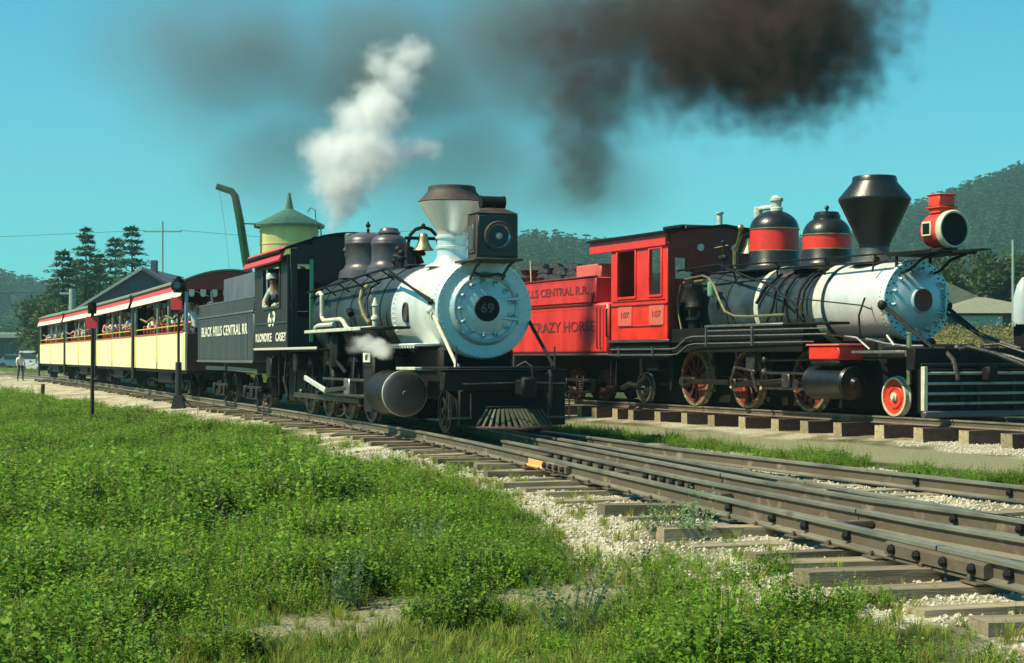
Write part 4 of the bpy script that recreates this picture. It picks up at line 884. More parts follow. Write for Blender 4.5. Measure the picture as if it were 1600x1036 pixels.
for s in (-1, 1):
    cy = MB().lathe([(0, .28), (-.03, .30), (-.08, .285), (-1.05, .285), (-1.1, .30), (-1.14, .28), (-1.14, 0)], (-.28, s*1.1, .55), (1, 0, 0), 36).lathe([(0, .28), (.02, .27), (.04, .1), (.1, .06), (.1, 0)], (-.28, s*1.1, .55), (1, 0, 0), 36).build('cylinder', M['black'], LB)
    MB().bb(-1.18, -.32, s*1.12-.26, s*1.12+.26, .84, .94, .03).build('valve_chest', M['soot'], cy)
    MB().bb(-1.20, -.30, s*1.12-.27, s*1.12+.27, .94, 1.18, .025).build('chest_cover', M['red'], cy)
    MB().bb(-1.24, -.26, s*1.12-.30, s*1.12+.30, 1.18, 1.215, .01).build('chest_lid', M['redpale'], cy)
    MB().bar((-3.0, s*1.12, .70), (-1.4, s*1.12, .70), .06, .045).bar((-3.0, s*1.12, .42), (-1.4, s*1.12, .42), .06, .045).build('crosshead_guide', M['darksteel'], LB)
    MB().bb(-2.4, -2.15, s*1.12-.05, s*1.12+.05, .43, .69, .02).build('crosshead', M['darksteel'], LB)
    MB().bar((-4.16, s*1.08, .45), (-2.3, s*1.12, .56), .05, .10, .012).build('main_rod', M['grime'], LB)
    MB().bar((-6.14, s*.98, .50), (-2.05, s*.98, .50), .05, .10, .012).build('side_rod', M['grime'], LB)
    for xx, nm in ((-2.05, 'd'), (-4.16, 'm'), (-6.14, 'd')):
        wheel(LB, xx, s*.75, .56, .56, M['wheelred'], M['wheelcream'], 11, .13, side=s, ang=.4 if nm == 'd' else 2.3)
        MB().cyl((xx, s*.9, .50), (xx, s*1.1, .50), .09, n=14).build('crank_pin', M['darksteel'], LB)
    wheel(LB, .41, s*.75, .33, .33, M['lampred'], M['cream'], name='pilot_wheel', side=s, disc=True, hub=.075)
    wheel(LB, -8.3, s*.75, .33, .33, M['grime'], M['steel'], name='trailing_wheel', side=s, disc=True, hub=.07)
    vg = MB().bar((-4.16, s*1.15, .50), (-4.0, s*1.16, .80), .04, .07, .01).bar((-4.0, s*1.16, .80), (-3.35, s*1.12, .72), .03, .05, .01)
    vg.tube([(-3.5, s*1.1, 1.1), (-3.45, s*1.12, .7), (-3.3, s*1.1, .35)], .035, 8).bb(-3.65, -3.35, s*1.1-.05, s*1.1+.05, .75, 1.15, .03).lathe([(0, .11), (.03, .14), (.06, .11)], (-4.16, s*1.09, .50), (0, s, 0), 16)
    vg.tube([(-3.3, s*1.05, .92), (-1.4, s*1.05, .95)], .022, 8).sph((-3.0, s*1.12, .95), .06, 8).sph((-3.05, s*1.1, .72), .07, 8)
    tag(vg.build('valve_gear', M['darksteel'], LB), kind='stuff')
    rg = MB()
    for xx in (-3.1, -5.15, -6.9): rg.bar((xx, s*.85, 1.2), (xx, s*.9, .3), .05, .09, .01)
    rg.bar((-8.7, s*1.05, .34), (-7.3, s*1.05, .30), .04, .05).tube([(-8.6, s*1.15, .32), (-8.3, s*1.15, .42), (-7.9, s*1.15, .38), (-7.6, s*1.1, .6)], .05, 8)
    rg.tube([(-9.0, s*1.2, 1.0), (-9.0, s*1.22, .35)], .02, 6).tube([(-8.75, s*1.2, 1.0), (-8.75, s*1.22, .35)], .02, 6).bb(-9.05, -8.7, s*1.2-.1, s*1.2+.1, .33, .36)
    rg.bb(-7.6, -7.1, s*1.0-.12, s*1.0+.12, .7, 1.0, .03)
    tag(rg.build('brake_rigging', M['grime'], LB), kind='stuff')
# cab
D0, D1 = -8.83, -6.35
WB = [(-8.50, -7.72, 2.26, 3.22), (-7.08, -6.60, 2.27, 3.20)]
for s in (-1, 1):
    y0, y1 = (-1.3, -1.25) if s < 0 else (1.25, 1.3)
    cs = wall_with_holes(D0, D1, 1.35, 3.30, WB, y0, y1, M['red'], LB)
    yo = s*1.308
    fm = MB()
    for (a, b2, c, d_) in WB:
        for q in ((a-.05, a, c-.05, d_+.05), (b2, b2+.05, c-.05, d_+.05), (a, b2, c-.05, c), (a, b2, d_, d_+.05)): fm.bb(q[0], q[1], yo-.018, yo+.018, q[2], q[3], .004)
    fm.build('window_frame', M['red'], cs)
    MB().bb(D0, D1, yo-.012, yo+.012, 2.06, 2.085).bb(D0+.1, D1-.1, yo-.01, yo+.01, 2.16, 2.17).bb(-8.45, D1-.25, yo-.01, yo+.01, 1.62, 1.635).build('cab_trim', M['darkred'], cs)
    for a in (-8.48, -7.1): MB().bb(a, a+.62, yo-.010, yo+.006, 1.645, 2.045, .003).build('number_panel', M['redpale'], cs)
    MB().bb(D0-.95, D1+.0, s*1.33-.02, s*1.33+.02, 3.25, 3.53, .005).build('eaves_board', M['red'], LB)
    MB().bb(-7.07, -6.61, s*1.27-.006, s*1.27+.006, 2.28, 2.72).build('window_pane', M['glassd'], cs)
    MB().tube([(D0-.02, s*1.37, 2.02), (D0-.02, s*1.40, 2.0), (D0-.02, s*1.40, 1.45), (D0-.02, s*1.36, 1.42)], .02, 6).build('grab_iron', M['soot'], LB)
for a in (-8.17, -6.79): text('panel_number', '107', .13, (a, -1.318, 1.86), '-y', M['redlet'], LB, 1.5, .003)
for q in (-1.24, .7): MB().bb(D0, D0+.05, q, q+.54, 1.35, 3.3).build('cab_rear', M['red'], LB)
fw = MB().bb(D1-.05, D1, -1.24, -1.12, 1.35, 3.5, .004).bb(D1-.05, D1, -1.12, -.87, 1.35, 1.6, .004).bb(D1-.05, D1, -1.12, -.87, 3.0, 3.55, .004).bb(D1-.05, D1, -.87, .87, 2.72, 3.66, .004).bb(D1-.05, D1, .87, 1.24, 1.35, 3.5, .004)
fw.build('cab_front', M['darkred'], LB)  # darker red than the cab sides, its shade put into the paint
for yy in (-.55, .25): MB().lathe([(0, .07), (.06, .075), (.07, .06), (.07, 0)], (D1+.0, yy, 3.22), (1, 0, 0), 16).build('cab_lamp', M['pipe'], LB)
pr = [(y_, 3.54+.17*(1-abs(y_)/1.42)) for y_ in (-1.42, -.5, 0, .5, 1.42)]
MB().prism(pr+[(y_, z_-.05) for y_, z_ in pr[::-1]], 'x', D0-.98, D1+.10).build('cab_roof', M['soot'], LB)
MB().bb(-8.0, -7.2, -.5, .5, 3.68, 3.76, .02).build('roof_hatch', M['soot'], LB)
MB().cyl((-6.9, .25, 3.62), (-6.9, .25, 3.98), .06, n=14).cyl((-6.9, .25, 3.98), (-6.9, .25, 4.01), .09, n=14).build('roof_vent_pipe', M['pipe'], LB)
MB().bb(D0, D1, -1.24, 1.24, 1.28, 1.35).build('cab_floor', M['soot'], LB)
MB().cyl((-6.5, 0, 2.0), (-6.75, 0, 2.0), .78, n=32).bb(-8.0, -7.5, .7, 1.15, 1.35, 1.9).build('boiler_backhead', M['soot'], LB)
# front deck and beam
MB().bb(-.1, 1.3, -1.05, 1.05, .96, 1.0, .01).build('front_deck', M['soot'], LB)
MB().bb(-.15, 1.28, -1.24, -1.12, 1.05, 1.095, .006).build('deck_edge', M['steel'], LB)
MB().cyl((1.33, -1.18, .55), (1.33, -1.18, 1.36), .04, n=12).cyl((1.33, -1.18, 1.36), (1.33, -1.18, 1.39), .055, n=12).bb(1.28, 1.38, -1.23, -1.13, 1.0, 1.10, .01).build('flag_post', M['brass'], LB)
MB().bb(1.34, 1.56, -1.25, 1.25, .78, 1.14, .015).build('bumper_beam', M['soot'], LB)
MB().bb(1.25, 1.55, 1.0, 1.08, 1.14, 1.5).cyl((1.5, 1.0, 1.14), (1.5, 1.0, 1.48), .035, n=8).bb(1.4, 1.6, .9, 1.1, 1.48, 1.53, .01).build('marker_bracket', M['soot'], LB)
M['pslat'] = mat('worn_grey_slat_paint', (.26, .28, .22), .5, .2, .3, 6, .1, 30)
px_ = 1.74
for z_ in (.23, .39, .55, .71):
    MB().bb(px_, px_+.05, -1.17, 1.25, z_, z_+.045, .01).build('pilot_slat', M['pslat'], LB)
MB().bb(px_-.04, px_+.0, -1.25, 1.25, .84, .89, .01).build('pilot_top_rail', M['grime'], LB)
MB().bb(px_-.03, px_+.10, -1.25, 1.25, .03, .14, .02).build('pilot_foot', M['dome'], LB)
for yy in (-1.21, -.45, -.12, .6, 1.21): MB().bb(px_-.03, px_+(.06 if abs(yy) > 1 else -.001), yy-.035, yy+.035, .14, .84 if abs(yy) > 1 else .62, .006).build('pilot_upright', M['cream'] if abs(yy) > 1 else M['grime'], LB)
MB().bb(1.57, 1.70, -1.2, 1.2, .10, .8, .01).build('pilot_dark_fill', M['soot'], LB)
rods = MB().tube([(.02, .58, 1.75), (.7, .72, 1.38), (1.55, .9, 1.12)], .035, 8).tube([(.9, -.62, 1.10), (1.45, -.60, 1.12), (1.7, -.6, .95), (1.82, -.6, .62)], .04, 8).tube([(1.5, -.35, 1.1), (1.75, -.35, 1.16), (2.1, -.1, 1.05), (3.0, .5, .62)], .035, 8)
rods.tube([(1.5, .1, 1.1), (2.0, .3, 1.0), (3.2, .9, .55)], .03, 8).tube([(1.4, .2, 1.18), (1.6, .4, 1.2), (2.6, .9, .85)], .025, 8).sph((1.5, -.35, 1.13), .07, 8).sph((1.5, .1, 1.13), .07, 8)
tag(rods.build('push_poles', M['darksteel'], LB), kind='stuff')
MB().bb(1.56, 1.95, -.1, .1, .60, .85, .03).build('coupler', M['soot'], LB)
MB().tube([(-.2, -.9, 1.30), (.3, -.9, 1.22), (.8, -.85, 1.17), (1.2, -.8, 1.17)], .022, 6).tube([(-1.6, -.95, 1.42), (-.4, -.95, 1.32), (-.1, -.9, 1.12)], .018, 6).tube([(.35, -.88, 1.35), (.55, -.88, 1.18)], .025, 6).build('drain_pipes', M['steel'], LB)
# tender B
TB = thing('tender', 'red tender with dark lettering coupled behind the red cab', 'tender', BO, BF)
E0, E1 = -15.6, -9.0
MB().bb(E0, E1, -1.3, 1.3, 1.06, 2.18, .05).build('tank', M['redworn'], TB)
MB().bb(E0, -9.55, -1.305, 1.305, 2.19, 2.75, .02).build('upper_tank', M['redworn'], TB)
MB().bb(E0+.01, -9.72, -1.325, -1.305, 2.13, 2.17, .004).tube([(-9.85, -1.33, 2.15), (-9.7, -1.33, 2.2), (-9.64, -1.33, 2.35)], .02, 6).bb(-9.70, -9.6, -1.37, -1.306, 2.30, 2.42, .01).build('tank_rail', M['darkred'], TB)
MB().bb(E0+.02, -9.56, -1.33, -1.25, 2.745, 2.785, .01).build('tank_top_edge', M['darkred'], TB)
MB().bb(-10.85, -9.6, -1.15, -.1, 2.752, 3.05, .02).build('tool_box', M['redpale'], TB)
MB().bb(E0, E1+.05, -1.33, -1.27, 1.02, 1.06, .008).build('bottom_edge', M['dome'], TB)
for xx in (-9.35, -9.2): MB().tube([(xx, -1.34, 2.08), (xx, -1.38, 2.05), (xx, -1.38, 1.2), (xx, -1.34, 1.17)], .018, 6).build('grab_iron', M['darkred'], TB)
text('tender_name', 'BLACK HILLS CENTRAL R.R.', .19, (-12.4, -1.312, 2.47), '-y', M['redlet'], TB, 1.55, .003)
text('tender_name', 'CRAZY HORSE', .24, (-11.3, -1.308, 1.66), '-y', M['redlet'], TB, 1.55, .003)
rivet_rows(TB, M['redworn'], [(E0+.1, -9.65, 2.7, 2.7), (E0+.1, E1-.1, 1.14, 1.14), (E0+.1, -9.65, 2.06, 2.06)]+[(a_, a_, 1.2, 2.66) for a_ in (-14.2, -12.7, -11.2)]+[(-9.62, -9.62, 2.22, 2.68), (-9.08, -9.08, 1.2, 2.1)], -1.308)
rivet_rows(LB, M['red'], [(D0+.08, D1-.08, 1.42, 1.42), (D0+.08, D1-.08, 3.28, 3.28)], -1.301, .14)
cm_ = MB(); r_ = random.Random(8)
for i in range(90):
    x_ = r_.uniform(-15.3, -11.5); cm_.sph((x_, r_.uniform(-1.0, .9), 2.76+.42*max(0, 1-abs(x_+14.0)/1.6)+r_.uniform(-.08, .05)), r_.uniform(.14, .28), 6, (1, 1, .6))
tag(cm_.build('coal_load', M['coal'], TB), kind='stuff')
MB().tube([(-13.2, -1.2, 2.75), (-13.2, -1.22, 3.3)], .02, 6).build('tank_stake', M['cream'], TB)
MB().bb(E0-.1, E1+.2, -.55, .55, .20, 1.02).build('tender_frame', M['soot'], TB)  # frame box deepened to stand for the shade under the tender
for xx in (-10.9, -14.2): truck(TB, xx, 1.0, .36, M['wheelred'], M['wheelred'], 1.5)
# ------------------------------------------------------------------ people: one continuous skinned body per pose
def body_mesh(name, J, E, region):
    me = bpy.data.meshes.new(name); keys = list(J)
    me.from_pydata([J[k][0] for k in keys], [(keys.index(a), keys.index(b)) for a, b in E], [])
    o = bpy.data.objects.new('tmp', me); COL.objects.link(o)
    md = o.modifiers.new('skin', 'SKIN'); md.use_smooth_shade = True
    sv = me.skin_vertices[0].data
    for i, k in enumerate(keys):
        r = J[k][1]; sv[i].radius = r if isinstance(r, tuple) else (r, r); sv[i].use_root = (k == 'pelvis')
    o.modifiers.new('sub', 'SUBSURF').levels = 1
    dg = bpy.context.evaluated_depsgraph_get(); out = bpy.data.meshes.new_from_object(o.evaluated_get(dg))
    bpy.data.objects.remove(o); out.name = name
    pos = {k: Vector(J[k][0]) for k in keys}
    segs = [(pos[a], pos[b], region.get(b, region.get(a, 0))) for a, b in E]
    out.materials.clear()
    for q in ('skin', 'cap', 'trousers'): out.materials.append(M[q])
    for p in out.polygons:
        c = p.center; best = (9, 0)
        for a, b, g in segs:
            ab = b-a; t_ = max(0, min(1, (c-a).dot(ab)/max(ab.length_squared, 1e-6))); d = (a+ab*t_-c).length
            if d < best[0]: best = (d, g)
        p.material_index = best[1]; p.use_smooth = True
    return out
REG = dict(neck=0, head=0, crown=0, nose=0, chest=1, waist=1, shL=1, shR=1, elL=1, elR=1, wrL=0, wrR=0, haL=0, haR=0, pelvis=2, hipL=2, hipR=2, knL=2, knR=2, anL=2, anR=2, toL=2, toR=2)
BE = [('pelvis', 'waist'), ('waist', 'chest'), ('chest', 'neck'), ('neck', 'head'), ('head', 'crown'), ('head', 'nose'), ('chest', 'shL'), ('shL', 'elL'), ('elL', 'wrL'), ('wrL', 'haL'), ('chest', 'shR'), ('shR', 'elR'), ('elR', 'wrR'), ('wrR', 'haR'),
      ('pelvis', 'hipL'), ('hipL', 'knL'), ('knL', 'anL'), ('anL', 'toL'), ('pelvis', 'hipR'), ('hipR', 'knR'), ('knR', 'anR'), ('anR', 'toR')]
def seated(lean, armL, armR, turn=0.):
    l = lean
    J = dict(pelvis=((0, 0, .08), .13), waist=((.03+l*.3, 0, .28), (.12, .14)), chest=((.04+l*.7, 0, .50), (.13, .16)), neck=((.05+l, 0, .66), .055), head=((.07+l, turn*.02, .78), (.085, .095)), crown=((.06+l, turn*.02, .86), .07),
             nose=((.165+l*1.0, turn*.05, .775), .018),
             shL=((.03+l*.8, .19, .57), .062), shR=((.03+l*.8, -.19, .57), .062), hipL=((.05, .10, .06), .09), hipR=((.05, -.10, .06), .09), knL=((.46, .12, .07), .065), knR=((.46, -.12, .07), .065),
             anL=((.48, .12, -.36), .042), anR=((.48, -.12, -.36), .042), toL=((.62, .12, -.42), .035), toR=((.62, -.12, -.42), .035))
    for sd_, q, sg in (('L', armL, 1), ('R', armR, -1)):
        J['el'+sd_] = (q[0], .045); J['wr'+sd_] = (q[1], .032); J['ha'+sd_] = (tuple(Vector(q[1])+(Vector(q[1])-Vector(q[0])).normalized()*.10), .03)
    return J
rest = lambda s: ((.08, s*.26, .32), (.30, s*.2, .30))
poses = [seated(0, rest(1), rest(-1)), seated(.08, rest(1), ((.14, -.30, .42), (.30, -.34, .56)), -1), seated(-.03, ((.1, .26, .36), (.30, .1, .40)), ((.06, -.36, .42), (.0, -.52, .50)), -2), seated(.04, ((.2, .26, .5), (.34, .2, .68)), rest(-1), 1)]
bodies = [body_mesh('seated_body', J, BE, REG) for J in poses]
hairs = []
for J in poses:
    h = Vector(J['head'][0]); c = (h.x-.015, h.y, h.z+.035); mb = MB().sph(c, .108, 12, (1, .92, 1)); mb.v = [(x if x < h.x+.03 or z > h.z+.07 else h.x+.03, y_, z) for x, y_, z in mb.v if True]
    mb.v = [(x, y_, max(z, h.z-.03)) for x, y_, z in mb.v]; hairs.append(mb.mesh('hair', M['hair']))
hat_me = [MB().lathe([(0, .17), (.012, .17), (.02, .105), (.09, .10), (.11, .07), (.115, 0)], (J['crown'][0][0]-.005, J['crown'][0][1], J['crown'][0][2]), (0, 0, 1), 18).mesh('hat', M['cap']) for J in poses]
cloth = {'white': (.75, .74, .66), 'pale blue': (.34, .52, .60), 'turquoise': (.22, .50, .46), 'red': (.55, .06, .04), 'pink': (.62, .30, .28), 'navy': (.03, .05, .12), 'tan': (.42, .30, .17), 'yellow': (.65, .52, .15), 'green': (.10, .24, .12), 'brown': (.14, .08, .05)}
CM = {k: mat(k.replace(' ', '_')+'_shirt', v, .85, 0, .1, 12) for k, v in cloth.items()}
HM = {'dark': M['hair'], 'fair': mat('fair_hair', (.36, .22, .09), .7, 0, .2, 30), 'grey': mat('grey_hair', (.34, .33, .31), .7, 0, .2, 30), 'brown': mat('brown_hair', (.13, .07, .035), .7, 0, .3, 30)}
def passenger(parent_loc, rz, k, shirt, hair, hat, label, group):
    p = link('person', bodies[k], None, parent_loc, (0, 0, rz)); p.material_slots[1].link = 'OBJECT'; p.material_slots[1].material = CM[shirt]
    tag(p, label, 'person', group)
    if hat: link('hat', hat_me[k], p)
    h = link('hair', hairs[k], p); h.material_slots[0].link = 'OBJECT'; h.material_slots[0].material = HM[hair]
    return p
# engineer leaning out of the cab window of number 69
JE = dict(pelvis=((0, .10, 1.0), .14), waist=((0, -.0, 1.16), (.13, .15)), chest=((.02, -.16, 1.36), (.14, .17)), neck=((.05, -.22, 1.52), .06), head=((.08, -.25, 1.635), (.09, .095)), crown=((.07, -.26, 1.72), .075), nose=((.178, -.28, 1.625), .02),
          shL=((.05, .0, 1.42), .068), shR=((-.10, -.28, 1.42), .068), elL=((.22, -.05, 1.16), .05), wrL=((.36, -.22, 1.10), .036), haL=((.43, -.28, 1.10), .034), elR=((-.10, -.40, 1.17), .052), wrR=((.14, -.44, 1.09), .037), haR=((.23, -.45, 1.085), .036),
          hipL=((0, .2, .95), .1), hipR=((0, 0, .95), .1), knL=((.05, .2, .5), .07), knR=((.05, .0, .5), .07), anL=((0, .22, .09), .05), anR=((0, .02, .09), .05), toL=((.16, .22, .05), .045), toR=((.16, .02, .05), .045))
q = locA(-10.55, -1.08, 1.19); en = link('person', body_mesh('engineer_body', JE, BE, REG), None, q, (0, 0, AF))
tag(en, 'engineer in pale cap and white gloves leaning out of the window of cab number 69', 'person')
en.material_slots[1].link = 'OBJECT'; en.material_slots[1].material = mat('pale_blue_work_shirt', (.42, .50, .44), .85, 0, .12, 12, .2, 30)
cpm = MB().lathe([(-.03, .115), (.02, .122), (.08, .118), (.11, .09), (.12, 0)], (.065, -.262, 1.69), (-.1, 0, 1), 20).bb(.12, .24, -.34, -.19, 1.685, 1.70, .006).build('cap', M['cap'], en)
MB().bb(-.10, .16, -.26, -.02, 1.18, 1.40, .06).build('overall_bib', M['trousers'], en)
gl = MB()
for (wx, hx) in (((.13, -.44, 1.09), Vector((.24, -.45, 1.085))), ((.35, -.21, 1.10), Vector((.44, -.285, 1.10)))):
    w0_ = Vector(wx); d = (hx-w0_).normalized(); sdv = Vector((-d.y, d.x, 0))
    gl.tube([w0_-d*.02, w0_+d*.02, hx-d*.03, hx+d*.01], [.045, .045, .055, .045], 10)
    for i, L_ in enumerate((.06, .072, .068, .052)):
        b0 = hx+sdv*(i-1.5)*.022; gl.tube([b0, b0+d*L_*.6, b0+d*L_+Vector((0, 0, -.025))], [.014, .013, .010], 6)
    gl.tube([hx-d*.05+sdv*.04, hx-d*.01+sdv*.065, hx+d*.02+sdv*.06], [.016, .014, .011], 6)
gl.build('gloves', M['cap'], en)
MB().sph((.155, -.235, 1.645), .012, 6).sph((.15, -.305, 1.645), .012, 6).bb(.158, .168, -.30, -.25, 1.585, 1.592).build('face_features', M['hair'], en)

# ------------------------------------------------------------------ open excursion coaches
def along(s):
    """point on track A at distance s behind the smokebox front (in the direction of the train)"""
    ys = np.arange(26.34, 150, .25); xs_ = pathA(ys); ds = np.concatenate([[0], np.cumsum(np.hypot(np.diff(xs_), .25))])
    y = float(np.interp(s, ds, ys)); return Vector((float(np.interp(y, ys, xs_)), y, 0))
coach_words = ['nearest the tender', 'second behind the tender', 'third behind the tender', 'last of the train']
def coach(k, s0, L):
    a, b = along(s0), along(s0+L); d = (a-b).normalized(); rz = math.atan2(d.y, d.x)
    t = thing('open_coach', 'open coach with pale yellow side panels and red roof edge, '+coach_words[k], 'coach', a, rz, 'open coaches of the excursion train')
    W = 1.32
    nb = 2; bw = (L-.5)/nb
    for s in (-1, 1):
        for i in range(nb):
            x1 = -.42-i*bw; x0 = x1-bw+.30
            MB().bb(x0, x1, s*W-.025, s*W+.025, .80, 1.88, .006).build('side_panel', M['panel'], t)
            MB().bb(x0-.26, x0-.02, s*W-.035, s*W+.05, 1.0 if i == 0 else .8, 1.90, .008).build('batten', M['batten'], t)
            MB().bb(x0-.02, x1+.02, s*W-.035, s*W+.035, 1.885, 1.94, .006).build('top_rail', M['redseat'], t)
            MB().tube([(x0, s*W, 2.12), (x1, s*W, 2.12)], .02, 6).build('guard_rail', M['batten'], t)
        MB().bb(-.30, -.02, s*W-.03, s*W+.03, .80, 1.90, .008).build('corner_panel', M['panel'], t)
        for x_ in (-.08, -.42-bw*.55, -.32-bw, -L+.1): MB().bb(x_-.05, x_+.05, s*(W-.03)-.045, s*(W-.03)+.045, 1.9, 3.08, .008).build('roof_post', M['greypost'] if x_ > -.2 else M['trim'], t)
        Mx = Matrix.Translation((0, s*(W+.13), 3.0)) @ Matrix.Rotation(s*R(20), 4, 'X')
        MB().bb(-L, 0, -.012, .012, -.07, .15, .004, Mx).build('awning', M['awning'], t)
        Mx = Matrix.Translation((0, s*(W+.07), 3.16)) @ Matrix.Rotation(s*R(16), 4, 'X')
        MB().bb(-L, 0, -.015, .015, -.02, .27, .004, Mx).build('roof_fascia', M['red'], t)
    MB().bb(-L, 0, W-.10, W-.08, 2.05, 3.1, .004).build('dark_backing_sheet', M['coachroof'], t)  # maroon sheet added on the far side to darken the interior
    rp = [(y_, 3.40+.34*(1-(y_/1.42)**2)) for y_ in np.linspace(-1.42, 1.42, 15)]
    MB().prism(rp+[(y_, z_-.05) for y_, z_ in rp[::-1]], 'x', -L-.05, .05).build('roof', M['roofgreen'], t)
    for x_ in (-.02, -L+.02):
        ev = [(y_, 3.31+.34*(1-(y_/1.42)**2)) for y_ in np.linspace(-1.40, 1.40, 15)]
        MB().prism(ev+[(1.38, 3.14), (-1.38, 3.14)], 'x', x_-.02, x_+.02).build('roof_end', M['coachroof'], t)
        for i in range(8):
            yy = -1.15+i*.33; MB().prism([(yy-.08, 3.14), (yy+.08, 3.14), (yy+.08, 2.98), (yy+.04, 2.93), (yy-.04, 2.93), (yy-.08, 2.98)], 'x', x_-.01, x_+.01).build('scallop', M['awning'], t)
    MB().bb(-.04, 0, -W+.04, W-.04, .78, 1.88, .006).build('end_wall', M['endshade'], t)
    MB().bb(-L, -L+.04, -W+.04, W-.04, .78, 1.88, .006).build('end_wall', M['endshade'], t)
    MB().bb(-L, 0, -W+.03, W-.03, .70, .80, .01).build('floor', M['soot'], t)
    MB().bb(-L+.3, -.3, -.5, .5, .5, .7, .02).bb(-L/2-1.6, -L/2+1.6, -1.1, -.7, .35, .7, .02).tube([(-2, -1.1, .68), (-4, -1.1, .42), (-L+4, -1.1, .42), (-L+2, -1.1, .68)], .02, 6).build('underframe', M['soot'], t)
    MB().bb(-L-.55, -L, -.12, .12, .5, .68).build('drawbar', M['soot'], t)
    for q in (-W-.06, W-.42): MB().bb(-L-.62, -L-.03, q, q+.48, .38, 3.36, .02).build('vestibule', M['soot'], t)
    for x_ in (-2.0, -L+2.0): truck(t, x_, .95, .33, M['soot'], M['soot'], 1.4, M['soot'])  # trucks blackened to stand for the shade under the coach
    nrow = int((L-1.2)/.95)
    for i in range(nrow):
        x_ = -1.0-i*.95
        bm_ = MB().bb(x_-.22, x_+.2, -1.2, 1.2, 1.70, 1.75, .01).bb(x_-.27, x_-.22, -1.2, 1.2, 1.70, 2.25, .01)
        for yy in (-1.1, 1.1): bm_.bb(x_-.2, x_+.15, yy-.03, yy+.03, .8, 1.70)
        bm_.build('bench', M['redseat'], t)
    # who sits where
    words = ['first', 'second', 'third', 'fourth', 'fifth', 'sixth', 'seventh', 'eighth', 'ninth', 'tenth', 'eleventh', 'twelfth']
    cw = ['nearest coach', 'second coach', 'third coach', 'last coach'][k]
    r = random.Random(100+k); c, s_ = math.cos(rz), math.sin(rz)
    for i in range(nrow):
        for j, yy in enumerate((-.92, -.28, .45) if k < 2 else (-.9, .0)):
            if r.random() < (.06 if j == 0 else .2): continue
            x_ = -1.0-i*.95+r.uniform(-.05, .08); y_ = yy+r.uniform(-.06, .06)
            if k == 0 and i == 0 and j == 0: shirt, hair, hat = 'white', 'dark', False
            else: shirt = r.choice(list(CM)+['white', 'white', 'pale blue', 'red']); hair = r.choice(list(HM)); hat = r.random() < .15
            P = a+Vector((x_*c-y_*s_, x_*s_+y_*c, 1.80+r.uniform(-.05, .16)))
            side = ['rail end', 'middle', 'far end'][j]
            passenger(P, rz+r.uniform(-.5, .2), r.randrange(4), shirt, hair, hat, 'passenger in %s top%s, %s of %s bench, %s' % (shirt, ' and hat' if hat else '', side, words[i], cw), 'passengers riding in the open coaches')
    return t
for k, s0 in enumerate((23.3, 36.4, 49.5, 62.6)): coach(k, s0, 12.2)

# man walking beside the far end of the train
JW = dict(pelvis=((0, 0, .92), .13), waist=((.0, 0, 1.08), (.12, .14)), chest=((.02, 0, 1.30), (.13, .16)), neck=((.03, 0, 1.47), .055), head=((.05, 0, 1.58), (.085, .09)), crown=((.045, 0, 1.67), .07), nose=((.14, 0, 1.57), .018),
          shL=((.02, .19, 1.37), .06), shR=((.02, -.19, 1.37), .06), elL=((-.08, .25, 1.12), .045), elR=((.06, -.25, 1.12), .045), wrL=((.02, .27, .90), .032), wrR=((.2, -.24, .95), .032), haL=((.05, .27, .81), .03), haR=((.27, -.24, .9), .03),
          hipL=((0, .10, .88), .095), hipR=((0, -.10, .88), .095), knL=((.16, .11, .50), .065), knR=((-.04, -.11, .48), .065), anL=((.12, .11, .10), .045), anR=((-.26, -.11, .14), .045), toL=((.27, .11, .05), .038), toR=((-.16, -.11, .05), .038))
wy = 100; wx = (32-800)/2600*wy
wk = link('person', body_mesh('walking_body', JW, BE, REG), None, (wx, wy, float(ground_z(wx, wy))+.01), (0, 0, R(-60)))
tag(wk, 'man in white shirt and dark trousers walking on the gravel beyond the last coach', 'person'); wk.material_slots[1].link = 'OBJECT'; wk.material_slots[1].material = CM['white']
MB().sph((.035, 0, 1.66), .105, 12, (1, .92, .8)).build('hair', M['hair'], wk)

# ------------------------------------------------------------------ switch stands, stakes
def gz(x, y): return float(ground_z(x, y))
def at(px, y): return (px-800)/2600*y
y = 37.9; x = at(144, y); g = gz(x, y)
t = thing('switch_stand', 'thin dark switch stand with a small red square target in front of the third coach', 'switch stand', (x, y, g), 0, 'switch stands in the grass')
MB().tube([(0, 0, -.1), (.01, 0, 2.6)], [.05, .035], 8).build('post', M['darkwood'], t)
MB().bb(-.13, .13, -.04, -.02, 2.16, 2.44, .01).build('target', M['signal_red'], t)
MB().cyl((0, 0, 2.5), (0, 0, 2.75), .10, n=12).cyl((0, -.13, 2.63), (0, .13, 2.63), .07, n=12).build('lamp', M['soot'], t)
y = 46.5; x = at(279, y); g = gz(x, y)
t = thing('switch_stand', 'heavy dark switch stand with round lamp and red target before the nearest coach', 'switch stand', (x, y, g), 0, 'switch stands in the grass'); t.scale = (1.08,)*3
MB().tube([(0, 0, -.1), (0, 0, 1.2)], [.10, .08], 10).tube([(0, 0, 1.2), (0, 0, 2.9)], .035, 8).build('post', M['darkwood'], t)
MB().prism([(-.18, 0), (.18, 0), (.10, .35), (-.10, .35)], 'y', -.12, .12).bar((.1, 0, .3), (.35, -.1, .05), .04, .04).build('base', M['darkwood'], t)
MB().bb(-.19, .10, -.05, -.03, 2.55, 2.88, .01).build('target', M['signal_red'], t)
MB().cyl((0, 0, 3.0), (0, 0, 3.35), .14, n=16).cyl((-.0, -.2, 3.18), (0, .2, 3.18), .12, n=16).cyl((-.17, 0, 3.18), (.17, 0, 3.18), .11, n=16).cyl((0, 0, 3.35), (0, 0, 3.42), .07, n=12).build('lamp', M['soot'], t)
